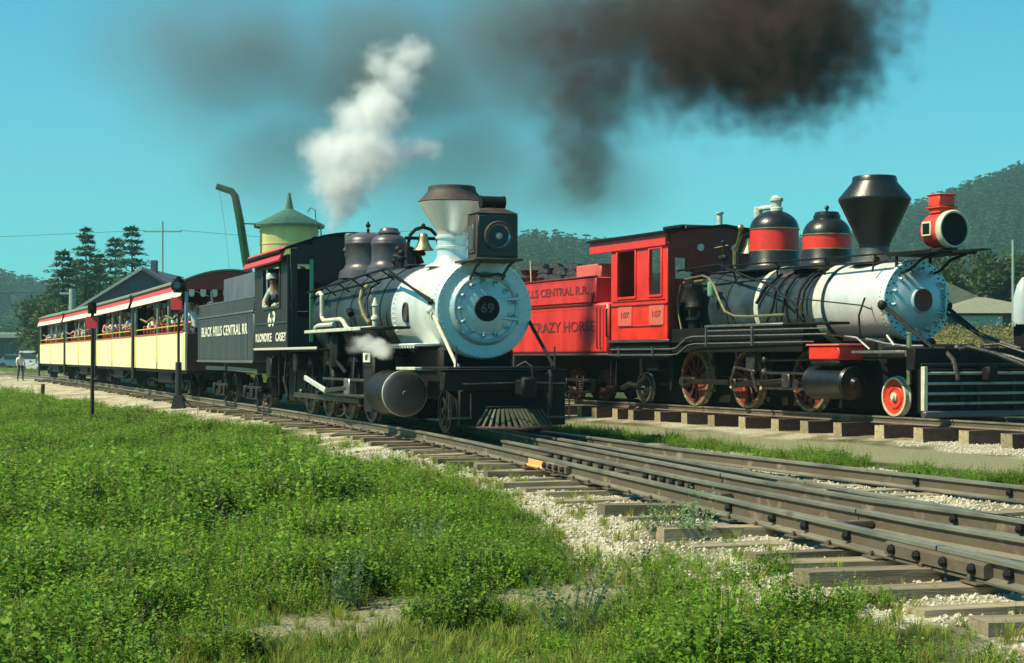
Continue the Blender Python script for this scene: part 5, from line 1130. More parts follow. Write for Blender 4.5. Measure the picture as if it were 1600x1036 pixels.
MB().cyl((0, -.205, 3.18), (0, -.2, 3.18), .09, n=16).build('lens', M['glassd'], t)
for px_, yy, h_, lb in ((66, 60, .55, 'short dark stake leaning in the grass near the far gravel'), (61, 110, 1.3, 'dark fence post on the far gravel beside the white van'), (80, 100, 1.7, 'dark fence post standing just beyond the last coach')):
    x = at(px_, yy); MB().tube([(x, yy, gz(x, yy)-.1), (x+.03, yy, gz(x, yy)+h_)], .07, 8).build('stake', M['darkwood']); o = bpy.context.scene.collection.objects[-1]; tag(o, lb, 'post')
# ------------------------------------------------------------------ water tower with raised spout
ty = 100; tx = at(452, ty); g = gz(tx, ty)
WT = thing('water_tower', 'pale yellow water tank with green conical roof and raised green spout', 'water tower', (tx, ty, 0))
MB().lathe([(0, 1.82), (3.4, 1.74), (3.4, 0)], (0, 0, 5.6), (0, 0, 1), 48).build('tank', M['tanktimber'], WT)
hb = MB()
for z_ in (5.8, 6.4, 7.1, 7.9, 8.7): hb.lathe([(-.03, 1.80-.0), (-.03, 1.845-.02*(z_-5.6)), (.03, 1.845-.02*(z_-5.6)), (.03, 1.7)], (0, 0, z_), (0, 0, 1), 48)
hb.build('tank_hoops', M['tanktimber'], WT)
MB().lathe([(-.12, 2.12), (0, 2.16), (.06, 2.12), (1.02, .22), (1.05, .2)], (0, 0, 9.05), (0, 0, 1), 16).build('roof', M['tankroof'], WT, 10)
MB().lathe([(0, .25), (.1, .24), (.7, .12), (.98, .08), (1.0, 0)], (0, 0, 10.05), (0, 0, 1), 12).build('finial', M['tankroof'], WT)
MB().lathe([(0, 1.95), (.25, 1.95), (.25, 0)], (0, 0, 5.33), (0, 0, 1), 32).build('deck', M['wood'], WT)
for i in range(8):
    a = 2*math.pi*i/8; MB().bb(-.14, .14, -.14, .14, g-.2, 5.33, .01, Matrix.Translation((1.5*math.cos(a), 1.5*math.sin(a), 0))).build('leg', M['wood'], WT)
MB().tube([(-2.15, -.8, 5.2), (-2.45, -1.0, 7.0), (-2.8, -1.15, 9.4), (-3.05, -1.2, 10.7), (-3.25, -1.2, 11.0), (-4.15, -1.2, 11.30)], [.27, .26, .24, .22, .21, .19], 14).build('spout', M['spout'], WT)
MB().bar((-1.7, -.7, 9.1), (-2.7, -1.1, 9.1), .08, .08).tube([(-4.0, -1.2, 11.2), (-3.6, -1.3, 8.5), (-3.3, -1.3, 5.6)], .012, 4).tube([(1.6, -1.2, 5.4), (1.75, -1.3, 9.3), (1.7, -1.2, 9.9), (1.4, -1.0, 10.05), (1.2, -.8, 9.8)], .035, 6).tube([(2.1, -.9, 5.4), (2.0, -.9, 9.0)], .05, 6).build('spout_gear', M['trim'], WT)
# ------------------------------------------------------------------ dark barn behind the coaches
by_ = 130
BN = thing('barn', 'dark slate coloured gabled barn rising behind the open coaches', 'building', (at(222, by_), by_, 0))
g = -.4
for s in (-1,):
    MB().prism([(-4.75, g), (4.75, g), (4.75, 5.2), (0, 8.05), (-4.75, 5.2)], 'y', .35, .45).build('gable_wall', M['barn'], BN)
MB().bb(-4.75, -4.65, .45, 16, g, 5.2).bb(4.65, 4.75, .45, 16, g, 5.2).build('side_wall', M['barn'], BN)
for s in (-1, 1):
    MB().prism([(s*5.1, 4.85), (s*5.1, 5.0), (0, 8.18), (0, 8.02)], 'y', 0, 16.3).build('roof', M['barn'], BN)
    MB().prism([(s*5.12, 4.78), (s*5.12, 5.02), (0, 8.22), (0, 7.98)], 'y', -.12, -.01).build('bargeboard', M['trim'] if s < 0 else M['barn'], BN)
MB().bb(.0, .5, 3, 3.5, 7.5, 8.9, .03).build('chimney', M['barn'], BN)
for i in range(3):
    MB().bb(-3.2+i*2.4, -2.2+i*2.4, .30, .35, 2.4, 3.6, .02).build('window', M['trim'], BN)
# ------------------------------------------------------------------ house and tank to the right
hy = 108
HS = thing('house', 'low pale walled house with olive hipped roof behind the brush bank', 'building', (at(1545, hy), hy, 0)); g = gz(at(1545, hy), hy)-.2
MB().bb(-2.6, 4.2, 0, 6, g, 4.05).build('wall', M['housedark'], HS)
MB().bb(-2.0, .9, -.05, -.005, g+.3, 3.85, .01).build('pale_wall', M['housewall'], HS)
MB().add([(-3.2, -.7, 4.0), (5.0, -.7, 4.0), (5.0, 6.7, 4.0), (-3.2, 6.7, 4.0), (0, 3, 5.15), (.6, 3, 5.15)], [(0, 1, 5, 4), (1, 2, 5), (2, 3, 4, 5), (3, 0, 4), (3, 2, 1, 0)]).build('roof', M['houseroof'], HS, 10)
for x_ in (1.3, 2.5): MB().bb(x_, x_+.7, -.04, -.005, 2.6, 3.7, .01).build('window', M['glassd'], HS)
H2 = thing('shed', 'small olive roofed gabled building to the left of the low house', 'building', (at(1490, 118), 118, 0))
MB().bb(-2.6, 2.4, 0, 6, g, 4.6).build('wall', M['housedark'], H2)
MB().prism([(-3.2, 4.5), (3.6, 4.5), (-.9, 6.6), (-1.3, 6.6)], 'y', -.5, 6.5).build('roof', M['houseroof'], H2, 10)
MB().lathe([(0, .55), (1.2, .62), (2.4, .58), (3.1, .38), (3.5, .12), (3.55, 0)], (at(1600, 95), 95, 2.2), (0, 0, 1), 28).build('storage_tank', M['vanwhite']); tag(COL.objects[-1], 'white round topped storage tank at the edge behind the low house', 'tank')
MB().tube([(at(1583, 100), 100, 0), (at(1583, 100), 100, 8.2)], .09, 8).build('utility_pole', M['trim']); tag(COL.objects[-1], 'slender pale pole rising beside the white storage tank', 'pole')
# ------------------------------------------------------------------ far left yard: pole, wire, vehicles, long shed
up_ = thing('utility_pole', 'tall grey utility pole in front of the pines and left of the dark barn', 'pole', (at(113, 118), 118, -.4))
MB().tube([(0, 0, 0), (0, 0, 6.4)], [.30, .22], 10).build('pole', M['trim'], up_)
MB().bb(-.9, .3, -.05, .05, 6.0, 6.15).build('crossarm', M['trim'], up_)
MB().tube([(-.8, 0, 6.2), (-12, 2, 6.0), (-40, 10, 6.6)], .02, 5).build('overhead_wire', M['soot'], up_)
p2_ = thing('utility_pole', 'slim utility pole with crossarm seen above the nearest coach roof', 'pole', (at(254, 190), 190, -.4))
MB().tube([(0, 0, 0), (0, 0, 17)], .10, 8).build('pole', M['trim'], p2_)
MB().bb(-2.2, 2.2, -.05, .05, 15.8, 15.95).build('crossarm', M['trim'], p2_)
MB().tube([(-2, 0, 16), (-20, 0, 15.2), (-60, 0, 17)], .02, 4).tube([(2, 0, 16), (12, 0, 15.2), (30, 0, 16)], .02, 4).build('overhead_wire', M['soot'], p2_)
sh_ = thing('long_shed', 'long low dark shed with pale roof edge at the foot of the far left hill', 'building', (at(40, 190), 190, .0))
MB().bb(-6, 8, 0, 6, -.6, 3.3).build('wall', M['housedark'], sh_)
MB().bb(-6.6, 8.6, -.6, 6.6, 3.3, 3.9, .05).build('roof', M['trim'], sh_)
for i in range(5): MB().bb(-5+i*2.5, -4+i*2.5, -.05, 0, 1.2, 2.5).build('window', M['glassd'], sh_)
def vehicle(name, px, y, rz, L_, H_, body, label, cat, boxy):
    x = at(px, y); t = thing(name, label, cat, (x, y, gz(x, y)), rz)
    if boxy: pr_ = [(-L_/2, .35), (L_/2, .35), (L_/2, 1.05), (L_/2-.75, 1.2), (L_/2-1.1, H_), (-L_/2+.08, H_), (-L_/2, H_-.15)]
    else: pr_ = [(-L_/2, .35), (L_/2, .35), (L_/2, .8), (L_/2-1.3, .95), (L_/2-1.8, H_), (-L_/2+1.2, H_), (-L_/2+.6, .98), (-L_/2, .9)]
    MB().prism(pr_, 'y', -.85, .85).build('body', body, t)
    wz = (1.25, H_-.18) if boxy else (1.0, H_-.1)
    for s in (-1, 1):
        MB().bb(-L_/2+(1.0 if not boxy else .4), L_/2-1.5 if not boxy else L_/2-1.2, s*.86-.006, s*.86+.006, *wz).build('side_window', M['glassd'], t)
        for q in (-1, 1): MB().cyl((q*L_*.31, s*.72, .33), (q*L_*.31, s*.88, .33), .33, n=18).build('wheel', M['rubber'], t)
    MB().bb(L_/2-.02, L_/2+.03, -.7, .7, .45, .7).build('bumper', M['steel'], t)
vehicle('parked_van', 62, 150, R(-35), 3.6, 2.0, M['vanwhite'], 'white van parked between the far track and the last coach', 'van', True)
vehicle('parked_car', 30, 170, R(0), 4.6, 1.5, M['bluep'], 'pale blue car parked before the long low shed', 'car', False)
#vehicle('parked_car', 22, 105, R(10), 4.5, 1.45, M['panel'], 'cream car parked at the far edge of the gravel yard', 'car', False)
# ------------------------------------------------------------------ hills
rx = [(-900, 320), (-300, 390), (15, 468), (45, 482), (85, 502), (130, 530), (240, 548), (700, 540), (815, 414), (870, 412), (925, 422), (1000, 424), (1180, 420), (1300, 402), (1400, 374), (1450, 346), (1500, 322), (1560, 300), (1600, 286), (1750, 262), (2200, 236), (3000, 230)]
HY_ = 760.
def hill_z(x, y):
    x = np.asarray(x, float); y = np.asarray(y, float)
    a = 800+2600*x/HY_; rz_ = 1.2+(557-np.interp(a, [p[0] for p in rx], [p[1] for p in rx]))/2600*HY_
    rz_ = rz_+(fbm(x, y*.0, 60, 31)-.5)*4
    f = smooth(330+ 60*(fbm(x, y*0, 120, 2)-.5), HY_, y); back = 1-.35*smooth(HY_+40, HY_+400, y)
    return -2+np.maximum(rz_+2, 0)*f*back+(fbm(x, y, 70, 21)-.5)*9*f
hx = np.linspace(-520, 720, 190); hyv = np.linspace(300, 1250, 120); HX, HYG = np.meshgrid(hx, hyv); HZ = hill_z(HX, HYG)
me = bpy.data.meshes.new('hills'); ii = np.arange(HX.size).reshape(HX.shape)
fastmesh(me, np.stack([HX, HYG, HZ], -1).reshape(-1, 3), np.stack([ii[:-1, :-1], ii[:-1, 1:], ii[1:, 1:], ii[1:, :-1]], -1).reshape(-1, 4)); me.shade_smooth()
me.materials.append(mat('forest_floor', (.035, .06, .025), .95, 0, .5, .02, 0)); hl_ = link('hills', me); tag(hl_, kind='structure')

# ------------------------------------------------------------------ plants
def leafquad(V, F, c, d, up, L_, W_):
    o = len(V); d = d.normalized(); s = d.cross(up)
    if s.length < .01: s = Vector((1, 0, 0))
    s.normalize(); V += [c, c+d*L_*.5+s*W_*.5, c+d*L_, c+d*L_*.5-s*W_*.5]; F.append((o, o+1, o+2, o+3))
def conifer_mesh(H_, R_, seed, whorls=22, per=9, fine=14, name='crown', ls=1.):
    r = random.Random(seed); V = []; F = []
    for k in range(whorls):
        t = (k+r.random()*.5)/whorls; z = H_*(.10+.90*t); rad = R_*(1-t)**.85*(.5+.75*r.random())+.15
        for j in range(per):
            if r.random() < .2: continue
            a = 2*math.pi*(j+r.random())/per+k; L_ = rad*(.55+.6*r.random()); dr = -.18-.25*(1-t)
            for q in range(fine):
                f = (q+.4)/fine*(.98); c = Vector((math.cos(a)*L_*f, math.sin(a)*L_*f, z+dr*L_*f*f+.10*L_*f+r.uniform(-.1, .1)))
                dd = Vector((math.cos(a+r.uniform(-1, 1)), math.sin(a+r.uniform(-1, 1)), r.uniform(-.35, .5)))
                leafquad(V, F, c, dd, Vector((r.uniform(-.5, .5), r.uniform(-.5, .5), 1)), (.30+.32*(1-f)*(1-t)+.12)*ls, (.13+.08*r.random())*ls)
    me = bpy.data.meshes.new(name); me.from_pydata([tuple(v) for v in V], [], F); me.materials.append(M['needle']); return me
def pine(x, y, H_, R_, seed, label, group='pines behind the coaches', fine=14, pr=9):
    g = gz(x, y); t = thing('pine_tree', label, 'tree', (x, y, g-.1), 0, group)
    link('crown', conifer_mesh(H_, R_*1.75, seed, 19, pr+1, fine+10, 'crown', 1.2), t)
    MB().tube([(0, 0, 0), (.05, 0, H_*.5), (0, 0, H_*.97)], [.22, .13, .02], 8).build('trunk', M['bark'], t); return t
for i, (px, y, top, R_, lb) in enumerate(((98, 150, 388, 2.5, 'bushy dark pine, leftmost of the group and lower than its neighbours'), (134, 162, 352, 2.3, 'tall pointed pine with an open leaning top above the utility pole'), (120, 175, 400, 3.0, 'broad pine filling in behind the two tall left pines'),
        (155, 170, 395, 2.7, 'mid height pine between the tall left pine and the pair on the right'), (180, 165, 366, 2.3, 'narrow pine close beside the tallest right hand pine'), (206, 160, 349, 2.6, 'tallest pine of the right pair, over the barn chimney'), (232, 185, 425, 2.2, 'lower pine behind the right slope of the barn roof'),
        (80, 180, 445, 2.6, 'small pine at the foot of the left hill beside the bushy pine'), (145, 190, 430, 3.2, 'wide dark pine low behind the coaches'))):
    pine(at(px, y), y, 1.2+(557-top)/2600*y-gz(at(px, y), y), R_, 40+i, lb)
pine(at(877, 560), 560, 22, 3.6, 71, 'lone tall pine standing above the ridge between the two locomotives', 'pines on the ridge', 8, 7)
COL.objects[-1]; 
for o in COL.objects:
    if o.get('group') == 'pines on the ridge': o.location.z = 1.2+(557-370)/2600*560-22
def bush_mesh(Rx, Rz, nl, seed, m, ls=.16, name='foliage'):
    r = random.Random(seed); V = []; F = []; cl = [(r.uniform(-.75, .75)*Rx, r.uniform(-.75, .75)*Rx, r.uniform(.2, .95)*Rz, r.uniform(.25, .5)*min(Rx, Rz)) for _ in range(16)]
    for i in range(nl):
        cx, cy, cz, cr = r.choice(cl); a = r.uniform(0, 6.28); b = r.uniform(-1, 1); rr = cr*(.55+.5*r.random()); s = math.sqrt(1-b*b)
        c = Vector((cx+rr*s*math.cos(a), cy+rr*s*math.sin(a), max(.02, cz+rr*b))); d = Vector((s*math.cos(a)+r.uniform(-.6, .6), s*math.sin(a)+r.uniform(-.6, .6), b+r.uniform(-.3, .6)))
        leafquad(V, F, c, d, Vector((r.uniform(-1, 1), r.uniform(-1, 1), 1)), ls*(.6+.8*r.random()), ls*.55)
    me = bpy.data.meshes.new(name); me.from_pydata([tuple(v) for v in V], [], F); me.materials.append(m); return me
def btree(x, y, z0, H_, Rx, seed, label, group):
    t = thing('broadleaf_tree', label, 'tree', (x, y, z0), 0, group)
    c = link('crown', bush_mesh(Rx, H_*.75, 2600, seed, M['bushleaf'], .42, 'crown'), t, (0, 0, H_*.22))
    tk = MB().tube([(0, 0, -.2), (.1, 0, H_*.4), (.3, .1, H_*.8)], [.2, .14, .05], 8); r = random.Random(seed)
    for k in range(5): a = r.uniform(0, 6.28); tk.tube([(.1, 0, H_*.3), (math.cos(a)*Rx*.5, math.sin(a)*Rx*.5, H_*.65)], [.09, .03], 6)
    tk.build('trunk', M['bark'], t)
for i, (px, y, top, Rx, lb) in enumerate(((1505, 135, 400, 2.6, 'dark rounded tree behind the gabled shed'), (1540, 140, 388, 2.8, 'tallest dark tree above the low house roof'), (1572, 138, 402, 2.4, 'dark tree nearest the white storage tank'), (1488, 130, 425, 2.0, 'low dark tree beside the smokebox of the red cabbed engine'), (1620, 145, 390, 3.0, 'dark tree at the edge beyond the storage tank'))):
    btree(at(px, y), y, gz(at(px, y), y), 1.2+(557-top)/2600*y-gz(at(px, y), y), Rx, 60+i, lb, 'dark trees behind the house')
for i, (px, y, top, Rx, lb) in enumerate(((66, 165, 478, 2.4, 'low round tree beyond the white van'), (88, 140, 486, 2.2, 'small tree hiding the end of the last coach'))):
    btree(at(px, y), y, gz(at(px, y), y), 1.2+(557-top)/2600*y-gz(at(px, y), y), Rx, 80+i, lb, 'small trees beyond the van')

def scatter(name, meshes, pts, scl, label, kind='stuff', seed=3, tilt=.25):
    """one object: instances of a few plant meshes on a cloud of points"""
    cl = bpy.data.collections.new(name+'_kinds')
    for m_ in meshes: cl.objects.link(bpy.data.objects.new(name+'_kind', m_))
    r = np.random.RandomState(seed); me = bpy.data.meshes.new(name)
    me.vertices.add(len(pts)); me.vertices.foreach_set('co', np.asarray(pts, np.float32).ravel())
    a = me.attributes.new('scl', 'FLOAT', 'POINT'); a.data.foreach_set('value', np.asarray(scl, np.float32))
    a = me.attributes.new('rot', 'FLOAT_VECTOR', 'POINT'); n_ = len(pts)
    a.data.foreach_set('vector', np.stack([r.normal(0, tilt, n_), r.normal(0, tilt, n_), r.uniform(0, 6.28, n_)], -1).astype(np.float32).ravel())
    a = me.attributes.new('pick', 'INT', 'POINT'); a.data.foreach_set('value', r.randint(0, len(meshes), n_).astype(np.int32))
    o = link(name, me); g = bpy.data.node_groups.new(name, 'GeometryNodeTree')
    g.interface.new_socket('Geometry', in_out='INPUT', socket_type='NodeSocketGeometry'); g.interface.new_socket('Geometry', in_out='OUTPUT', socket_type='NodeSocketGeometry')
    N = g.nodes; gi = N.new('NodeGroupInput'); go = N.new('NodeGroupOutput'); ip = N.new('GeometryNodeInstanceOnPoints'); ci = N.new('GeometryNodeCollectionInfo')
    ci.inputs['Collection'].default_value = cl; ci.inputs['Separate Children'].default_value = True; ci.inputs['Reset Children'].default_value = True
    def na(nm, ty):
        q = N.new('GeometryNodeInputNamedAttribute'); q.data_type = ty; q.inputs[0].default_value = nm; return q.outputs[0]
    L = g.links; L.new(gi.outputs[0], ip.inputs['Points']); L.new(ci.outputs[0], ip.inputs['Instance']); ip.inputs['Pick Instance'].default_value = True
    L.new(na('pick', 'INT'), ip.inputs['Instance Index']); L.new(na('scl', 'FLOAT'), ip.inputs['Scale'])
    er = N.new('FunctionNodeEulerToRotation'); L.new(na('rot', 'FLOAT_VECTOR'), er.inputs[0]); L.new(er.outputs[0], ip.inputs['Rotation'])
    L.new(ip.outputs[0], go.inputs[0])
    md = o.modifiers.new('scatter', 'NODES'); md.node_group = g; tag(o, label, kind=kind); return o
def weed_mesh(seed, nst, H_, ll, m, spread=.10, lw=.5, lps=13):
    r = random.Random(seed); V = []; F = []
    for s in range(nst):
        a = r.uniform(0, 6.28); b = Vector((math.cos(a), math.sin(a), 0))*r.uniform(0, spread); d = Vector((math.cos(a)*r.uniform(.1, .5), math.sin(a)*r.uniform(.1, .5), 1)).normalized(); h = H_*r.uniform(.6, 1.1)
        leafquad(V, F, b, d, Vector((1, 0, 0)), h, .006)
        for k in range(lps):
            f = (k+1)/lps; a2 = r.uniform(0, 6.28); dd = Vector((math.cos(a2), math.sin(a2), r.uniform(.0, .9)))
            leafquad(V, F, b+d*h*f, dd, Vector((r.uniform(-.3, .3), r.uniform(-.3, .3), 1)), ll*(1.15-.5*f)*r.uniform(.6, 1.2), ll*lw)
    me = bpy.data.meshes.new('weed'); me.from_pydata([tuple(v) for v in V], [], F); me.materials.append(m); return me
def grass_mesh(seed, n, H_, m, spread=.08):
    r = random.Random(seed); V = []; F = []
    for s in range(n):
        a = r.uniform(0, 6.28); b = Vector((math.cos(a), math.sin(a), 0))*r.uniform(0, spread); o = len(V); h = H_*r.uniform(.5, 1.1); ln = Vector((math.cos(a), math.sin(a), 0))*h*r.uniform(.1, .6); s_ = Vector((-math.sin(a), math.cos(a), 0))*.004
        V += [b-s_, b+s_, b+ln*.35+Vector((0, 0, h*.6))+s_*.8, b+ln*.35+Vector((0, 0, h*.6))-s_*.8, b+ln+Vector((0, 0, h))]; F += [(o, o+1, o+2, o+3), (o+3, o+2, o+4)]
    me = bpy.data.meshes.new('grass'); me.from_pydata([tuple(v) for v in V], [], F); me.materials.append(m); return me
weeds = [weed_mesh(i, 7, .26, .042, M['weed']) for i in range(5)]+[weed_mesh(9, 5, .38, .05, M['weed'], .06), weed_mesh(10, 7, .24, .06, M['weeddark'], .08, .6), weed_mesh(11, 8, .30, .03, M['weeddark'], .08, .35, 18), weed_mesh(12, 4, .36, .022, M['stalk'], .05, .3, 14)]
weedsfar = [weed_mesh(20+i, 9, .34, .07, M['weed'], .2, .6, 9) for i in range(4)]+[weed_mesh(26, 9, .32, .08, M['weeddark'], .2, .5, 9), weed_mesh(27, 5, .42, .05, M['stalk'], .15, .3, 9)]
grasses = [grass_mesh(i, 34, .17, M['grass']) for i in range(4)]
sages = [weed_mesh(40+i, 16, .42, .05, M['sage'], .10, .45, 16) for i in range(2)]
def field(n, y0, y1, seed, a0=-.36, a1=.36):
    r = np.random.RandomState(seed); y = np.sqrt(r.uniform(y0*y0, y1*y1, n)); x = r.uniform(a0, a1, n)*y; return x, y, r
def lay(x, y, sink=.01): return np.stack([x, y, ground_z(x, y)-sink], -1)
# near weeds: dense clumps, thinned on gravel and on the bare tracks
x, y, r = field(70000, 7.6, 22, 1); g_, b_, dA, dB = masks(x, y); cl_ = fbm(x, y, .8, 44)
patch = smooth(.46, .62, fbm(x, y, 1.1, 50)+.12*smooth(10.5, 8.5, y))
left = dA < -1
pr_ = np.where(left, np.clip((1-g_)*(1-b_*.96)*(.16+.9*smooth(.34, .56, cl_)), 0, 1), 0)
pr_ = np.maximum(pr_, np.where(left, g_*(1-b_)*smooth(12.4, 11.2, y)*patch*.5, 0)); pr_ = np.where(dA > -1.25, 0, pr_)
pr_ = np.maximum(pr_, np.where((dA > -2.1) & (dA < -.9), patch*.12, 0))
pr_ = np.maximum(pr_, np.where((dA > -3.4) & (dA < -1.45) & (y > 10), .32*smooth(.46, .58, fbm(x, y, .5, 93)), 0))
pat = np.exp(-(((x-1.15)/1.25)**2+((y-9.6)/2.4)**2)**2)*smooth(.30, .50, fbm(x, y, .6, 50)); pr_ = np.maximum(pr_, np.where(dA < -1.35, pat*.95, 0)); low_ = y < 10.65+.85*x
hole = .10+.90*smooth(.40, .50, fbm(x, y, .42, 101)); pr_ = pr_*hole
pr_ = pr_*np.where(low_ & (x < .6) & (x > -2.0), .55, 1)
k = r.uniform(0, 1, len(x)) < pr_
l1n = y-(10.65+.85*x); low = 1-.72*smooth(.2, -.2, l1n)*smooth(-2.4, -1.5, x)*smooth(1.1, .4, x)
sc1 = ((.32+.55*smooth(.38, .62, fbm(x, y, .55, 44+3))*(.5+cl_)+.95*smooth(-2.2, -4.5, dA)*smooth(.47, .66, fbm(x, y, 1.7, 71)))*(1-.4*g_*(1-pat))*(1+.15*pat)*low*(.6+.4*smooth(-1.7, -3.4, dA)))[k]*r.uniform(.6, 1.25, k.sum())
scatter('weeds', weeds, lay(x[k], y[k]), sc1, 'bright green leafy weeds covering the ground in front of the tracks')
x, y, r = field(60000, 20, 62, 2); g_, b_, dA, dB = masks(x, y); cl_ = fbm(x, y, 1.5, 44)
k = (r.uniform(0, 1, len(x)) < (1-g_)*(1-b_)*(.15+.9*smooth(.36, .52, fbm(x, y, .8, 102)))) & (dA < -1.4)
scatter('weeds', weedsfar, lay(x[k], y[k]), (.30+.65*smooth(.35, .7, cl_[k]))*r.uniform(.6, 1.2, k.sum())*np.interp(y[k], [20, 60], [.8, 1.0])*(.6+.4*smooth(-1.6, -3.5, dA[k])), 'green weeds of the middle distance left of the train', seed=5)
x, y, r = field(26000, 60, 200, 4, -.4, -.05); g_, b_, dA, dB = masks(x, y)
k = (r.uniform(0, 1, len(x)) < (1-g_)) & (np.abs(dA) > 2.2)
scatter('weeds', weedsfar, lay(x[k], y[k]), r.uniform(.8, 1.5, k.sum()), 'low green growth of the far field left of the train', seed=6)
x, y, r = field(50000, 7.6, 24, 7); g_, b_, dA, dB = masks(x, y)
k = (r.uniform(0, 1, len(x)) < np.where(dA < -1, (1-g_)*.28*(1-.85*b_)+g_*.05, 0)) & (dA < -1.0)
scatter('grass', grasses, lay(x[k], y[k]), r.uniform(.3, .8, k.sum()), 'thin grass blades between the weeds', seed=8)
# weeds between the two tracks, and on the ballast
x, y, r = field(90000, 10, 34, 9, -.05, .40); g_, b_, dA, dB = masks(x, y); q = (dA-1.4)/np.maximum(.8, (dA-dB)-2.8-1.4); pt = fbm(x, y, .7, 77)
k = (r.uniform(0, 1, len(x)) < np.where((dA > 3.2-.9*smooth(16, 26, y)) & (dB < -1.6), smooth(.30, .36, q)*smooth(.56, .48, q)*smooth(.46, .60, pt)*.9+.02*(q < .4), 0))
scatter('weeds', weeds, lay(x[k], y[k]), r.uniform(.2, .65, k.sum())*(.6+.8*pt[k]), 'low weeds in the gravel between the two tracks', seed=10)
# sage clumps
P = [(at(px, yy)+dx, yy+dy) for px, yy, n_ in ((300, 14.5, 4), (330, 13.8, 3), (40, 11.5, 5), (60, 14, 4), (250, 10.5, 2), (120, 11, 3), (660, 12.6, 1), (530, 10.4, 2), (1085, 13.2, 3), (880, 9.3, 2)) for dx, dy in [(rnd.uniform(-.25, .25), rnd.uniform(-.25, .25)) for _ in range(n_)]]
P = np.array(P); scatter('sagebrush', sages, lay(P[:, 0], P[:, 1]), np.array([rnd.uniform(.6, 1.0) for _ in P]), 'grey green sage clumps among the weeds', seed=12)
# tall bank of weeds between the two bare strips
x, y, r = field(16000, 9, 17, 14, -.2, .16); n2_ = fbm(x, y, 3.2, 15); l1 = y-(10.65+.85*x)+(n2_-.5)*.5; l2 = y-(14.4+1.0*x)+(n2_-.5)*.5; g_, b_, dA, dB = masks(x, y)
k = ((l1 > .75) & (l2 < -.45) & (x < 1.4) & (r.uniform(0, 1, len(x)) < .35*(1-b_))) | ((l2 > .45) & (l2 < 1.6) & (x < .2) & (x > -2.4) & (r.uniform(0, 1, len(x)) < .6)); k &= dA < -2.7
scatter('weeds', weeds, lay(x[k], y[k]), r.uniform(.5, .85, k.sum()), 'taller leafy weeds in a bank between the two bare strips', seed=15)
x, y, r = field(2600, 8.6, 15, 81, -.36, -.20); cl_ = fbm(x, y, 1.1, 90); k = cl_ > .52
scatter('weeds', weeds, lay(x[k], y[k]), (.7+1.6*(cl_[k]-.45))*r.uniform(.8, 1.3, k.sum()), 'tall dark shrubby weeds at the near left edge of the field', seed=83)
# mounded clumps of taller weeds
rc = random.Random(77); cen = [(at(px, 3900/(py-557)), 3900/(py-557), rr, hh) for px, py, rr, hh in ((700, 825, .50, .95), (630, 815, .45, .9), (560, 845, .5, .9), (470, 800, .6, 1.0), (760, 790, .35, .7), (60, 850, .7, 1.4), (20, 930, .5, 1.5), (150, 800, .7, 1.2),
       (330, 870, .5, 1.1), (260, 760, .8, 1.0), (820, 900, .35, .8), (700, 915, .4, .9), (590, 940, .4, .9), (470, 960, .35, .8), (1170, 930, .32, .95), (1250, 985, .35, 1.1), (1340, 940, .25, .8), (1090, 960, .3, .8), (980, 880, .3, .6), (200, 960, .5, 1.2), (120, 1010, .5, 1.2), (330, 1000, .35, .9))]
for i in range(60):
    yy = rc.uniform(9, 34); cen.append((rc.uniform(-.34, -.02)*yy, yy, rc.uniform(.25, .7), rc.uniform(.55, 1.15)))
px_l, sc_l = [], []
for cx, cy, rr, hh in cen:
    gq, bq, dq, _ = masks(np.array([cx]), np.array([cy]))
    if dq[0] > -2.0 or (cy > 12 and gq[0] > .5) or bq[0] > .6: continue
    for j in range(int(170*rr)):
        a_ = rc.uniform(0, 6.28); q_ = math.sqrt(rc.random()); px_l.append((cx+math.cos(a_)*q_*rr, cy+math.sin(a_)*q_*rr)); sc_l.append(hh*(1.05-.65*q_*q_)*rc.uniform(.75, 1.2))
px_l = np.array(px_l)
scatter('weeds', [weeds[0], weeds[2], weeds[5], weeds[6], weeds[7]], lay(px_l[:, 0], px_l[:, 1]), np.array(sc_l), 'mounded clumps of taller weeds standing out of the field', seed=85)
# gravel chips
def chip(seed):
    r = random.Random(seed); mb = MB().sph((0, 0, 0), .5, 6, (1, .8, .6)); mb.v = [tuple(c+r.uniform(-.12, .12) for c in v) for v in mb.v]; return mb.mesh('chip', M['stone'], 10)
chips = [chip(i) for i in range(4)]
x, y, r = field(60000, 7.8, 26, 17, -.2, .42); g_, b_, dA, dB = masks(x, y); k = (g_ > .5) & (r.uniform(0, 1, len(x)) < .8)
scatter('gravel', chips, lay(x[k], y[k], -.004), r.uniform(.012, .045, k.sum()), 'pale crushed stone of the track bed', seed=18, tilt=1)
# brush bank on the right, forest on the hills
br_ = [weed_mesh(60+i, 12, 1.0, .16, M['dry'], .5, .4, 10) for i in range(3)]
x, y, r = field(5200, 62, 105, 21, .16, .45); g_, b_, dA, dB = masks(x, y); k = dB > 5
scatter('brush', br_, lay(x[k], y[k]), r.uniform(.7, 1.3, k.sum()), 'dry yellow green brush on the bank before the house', seed=22)
fc = []
for i in range(4):
    m_ = conifer_mesh(7.0, 1.5+.2*i, 200+i, 9, 6, 3, 'far_pine'); 
    vs = [v.co.copy() for v in m_.vertices]; c0 = [sum((m_.vertices[j].co for j in p.vertices), Vector())/4 for p in m_.polygons]
    for p, c in zip(m_.polygons, c0):
        for j in p.vertices: m_.vertices[j].co = c+(vs[j]-c)*2.6
    m_.materials[0] = M['farneedle']; fc.append(m_)
r = np.random.RandomState(31); n_ = 30000; y = r.uniform(330, 900, n_); x = r.uniform(-.42, .42, n_)*y*1.05; hz_ = hill_z(x, y); a_ = 800+2600*x/y
k = (hz_ > -1.5) & ((a_ < 330) | (a_ > 780)) & (fbm(x, y, 45, 61) > .30)
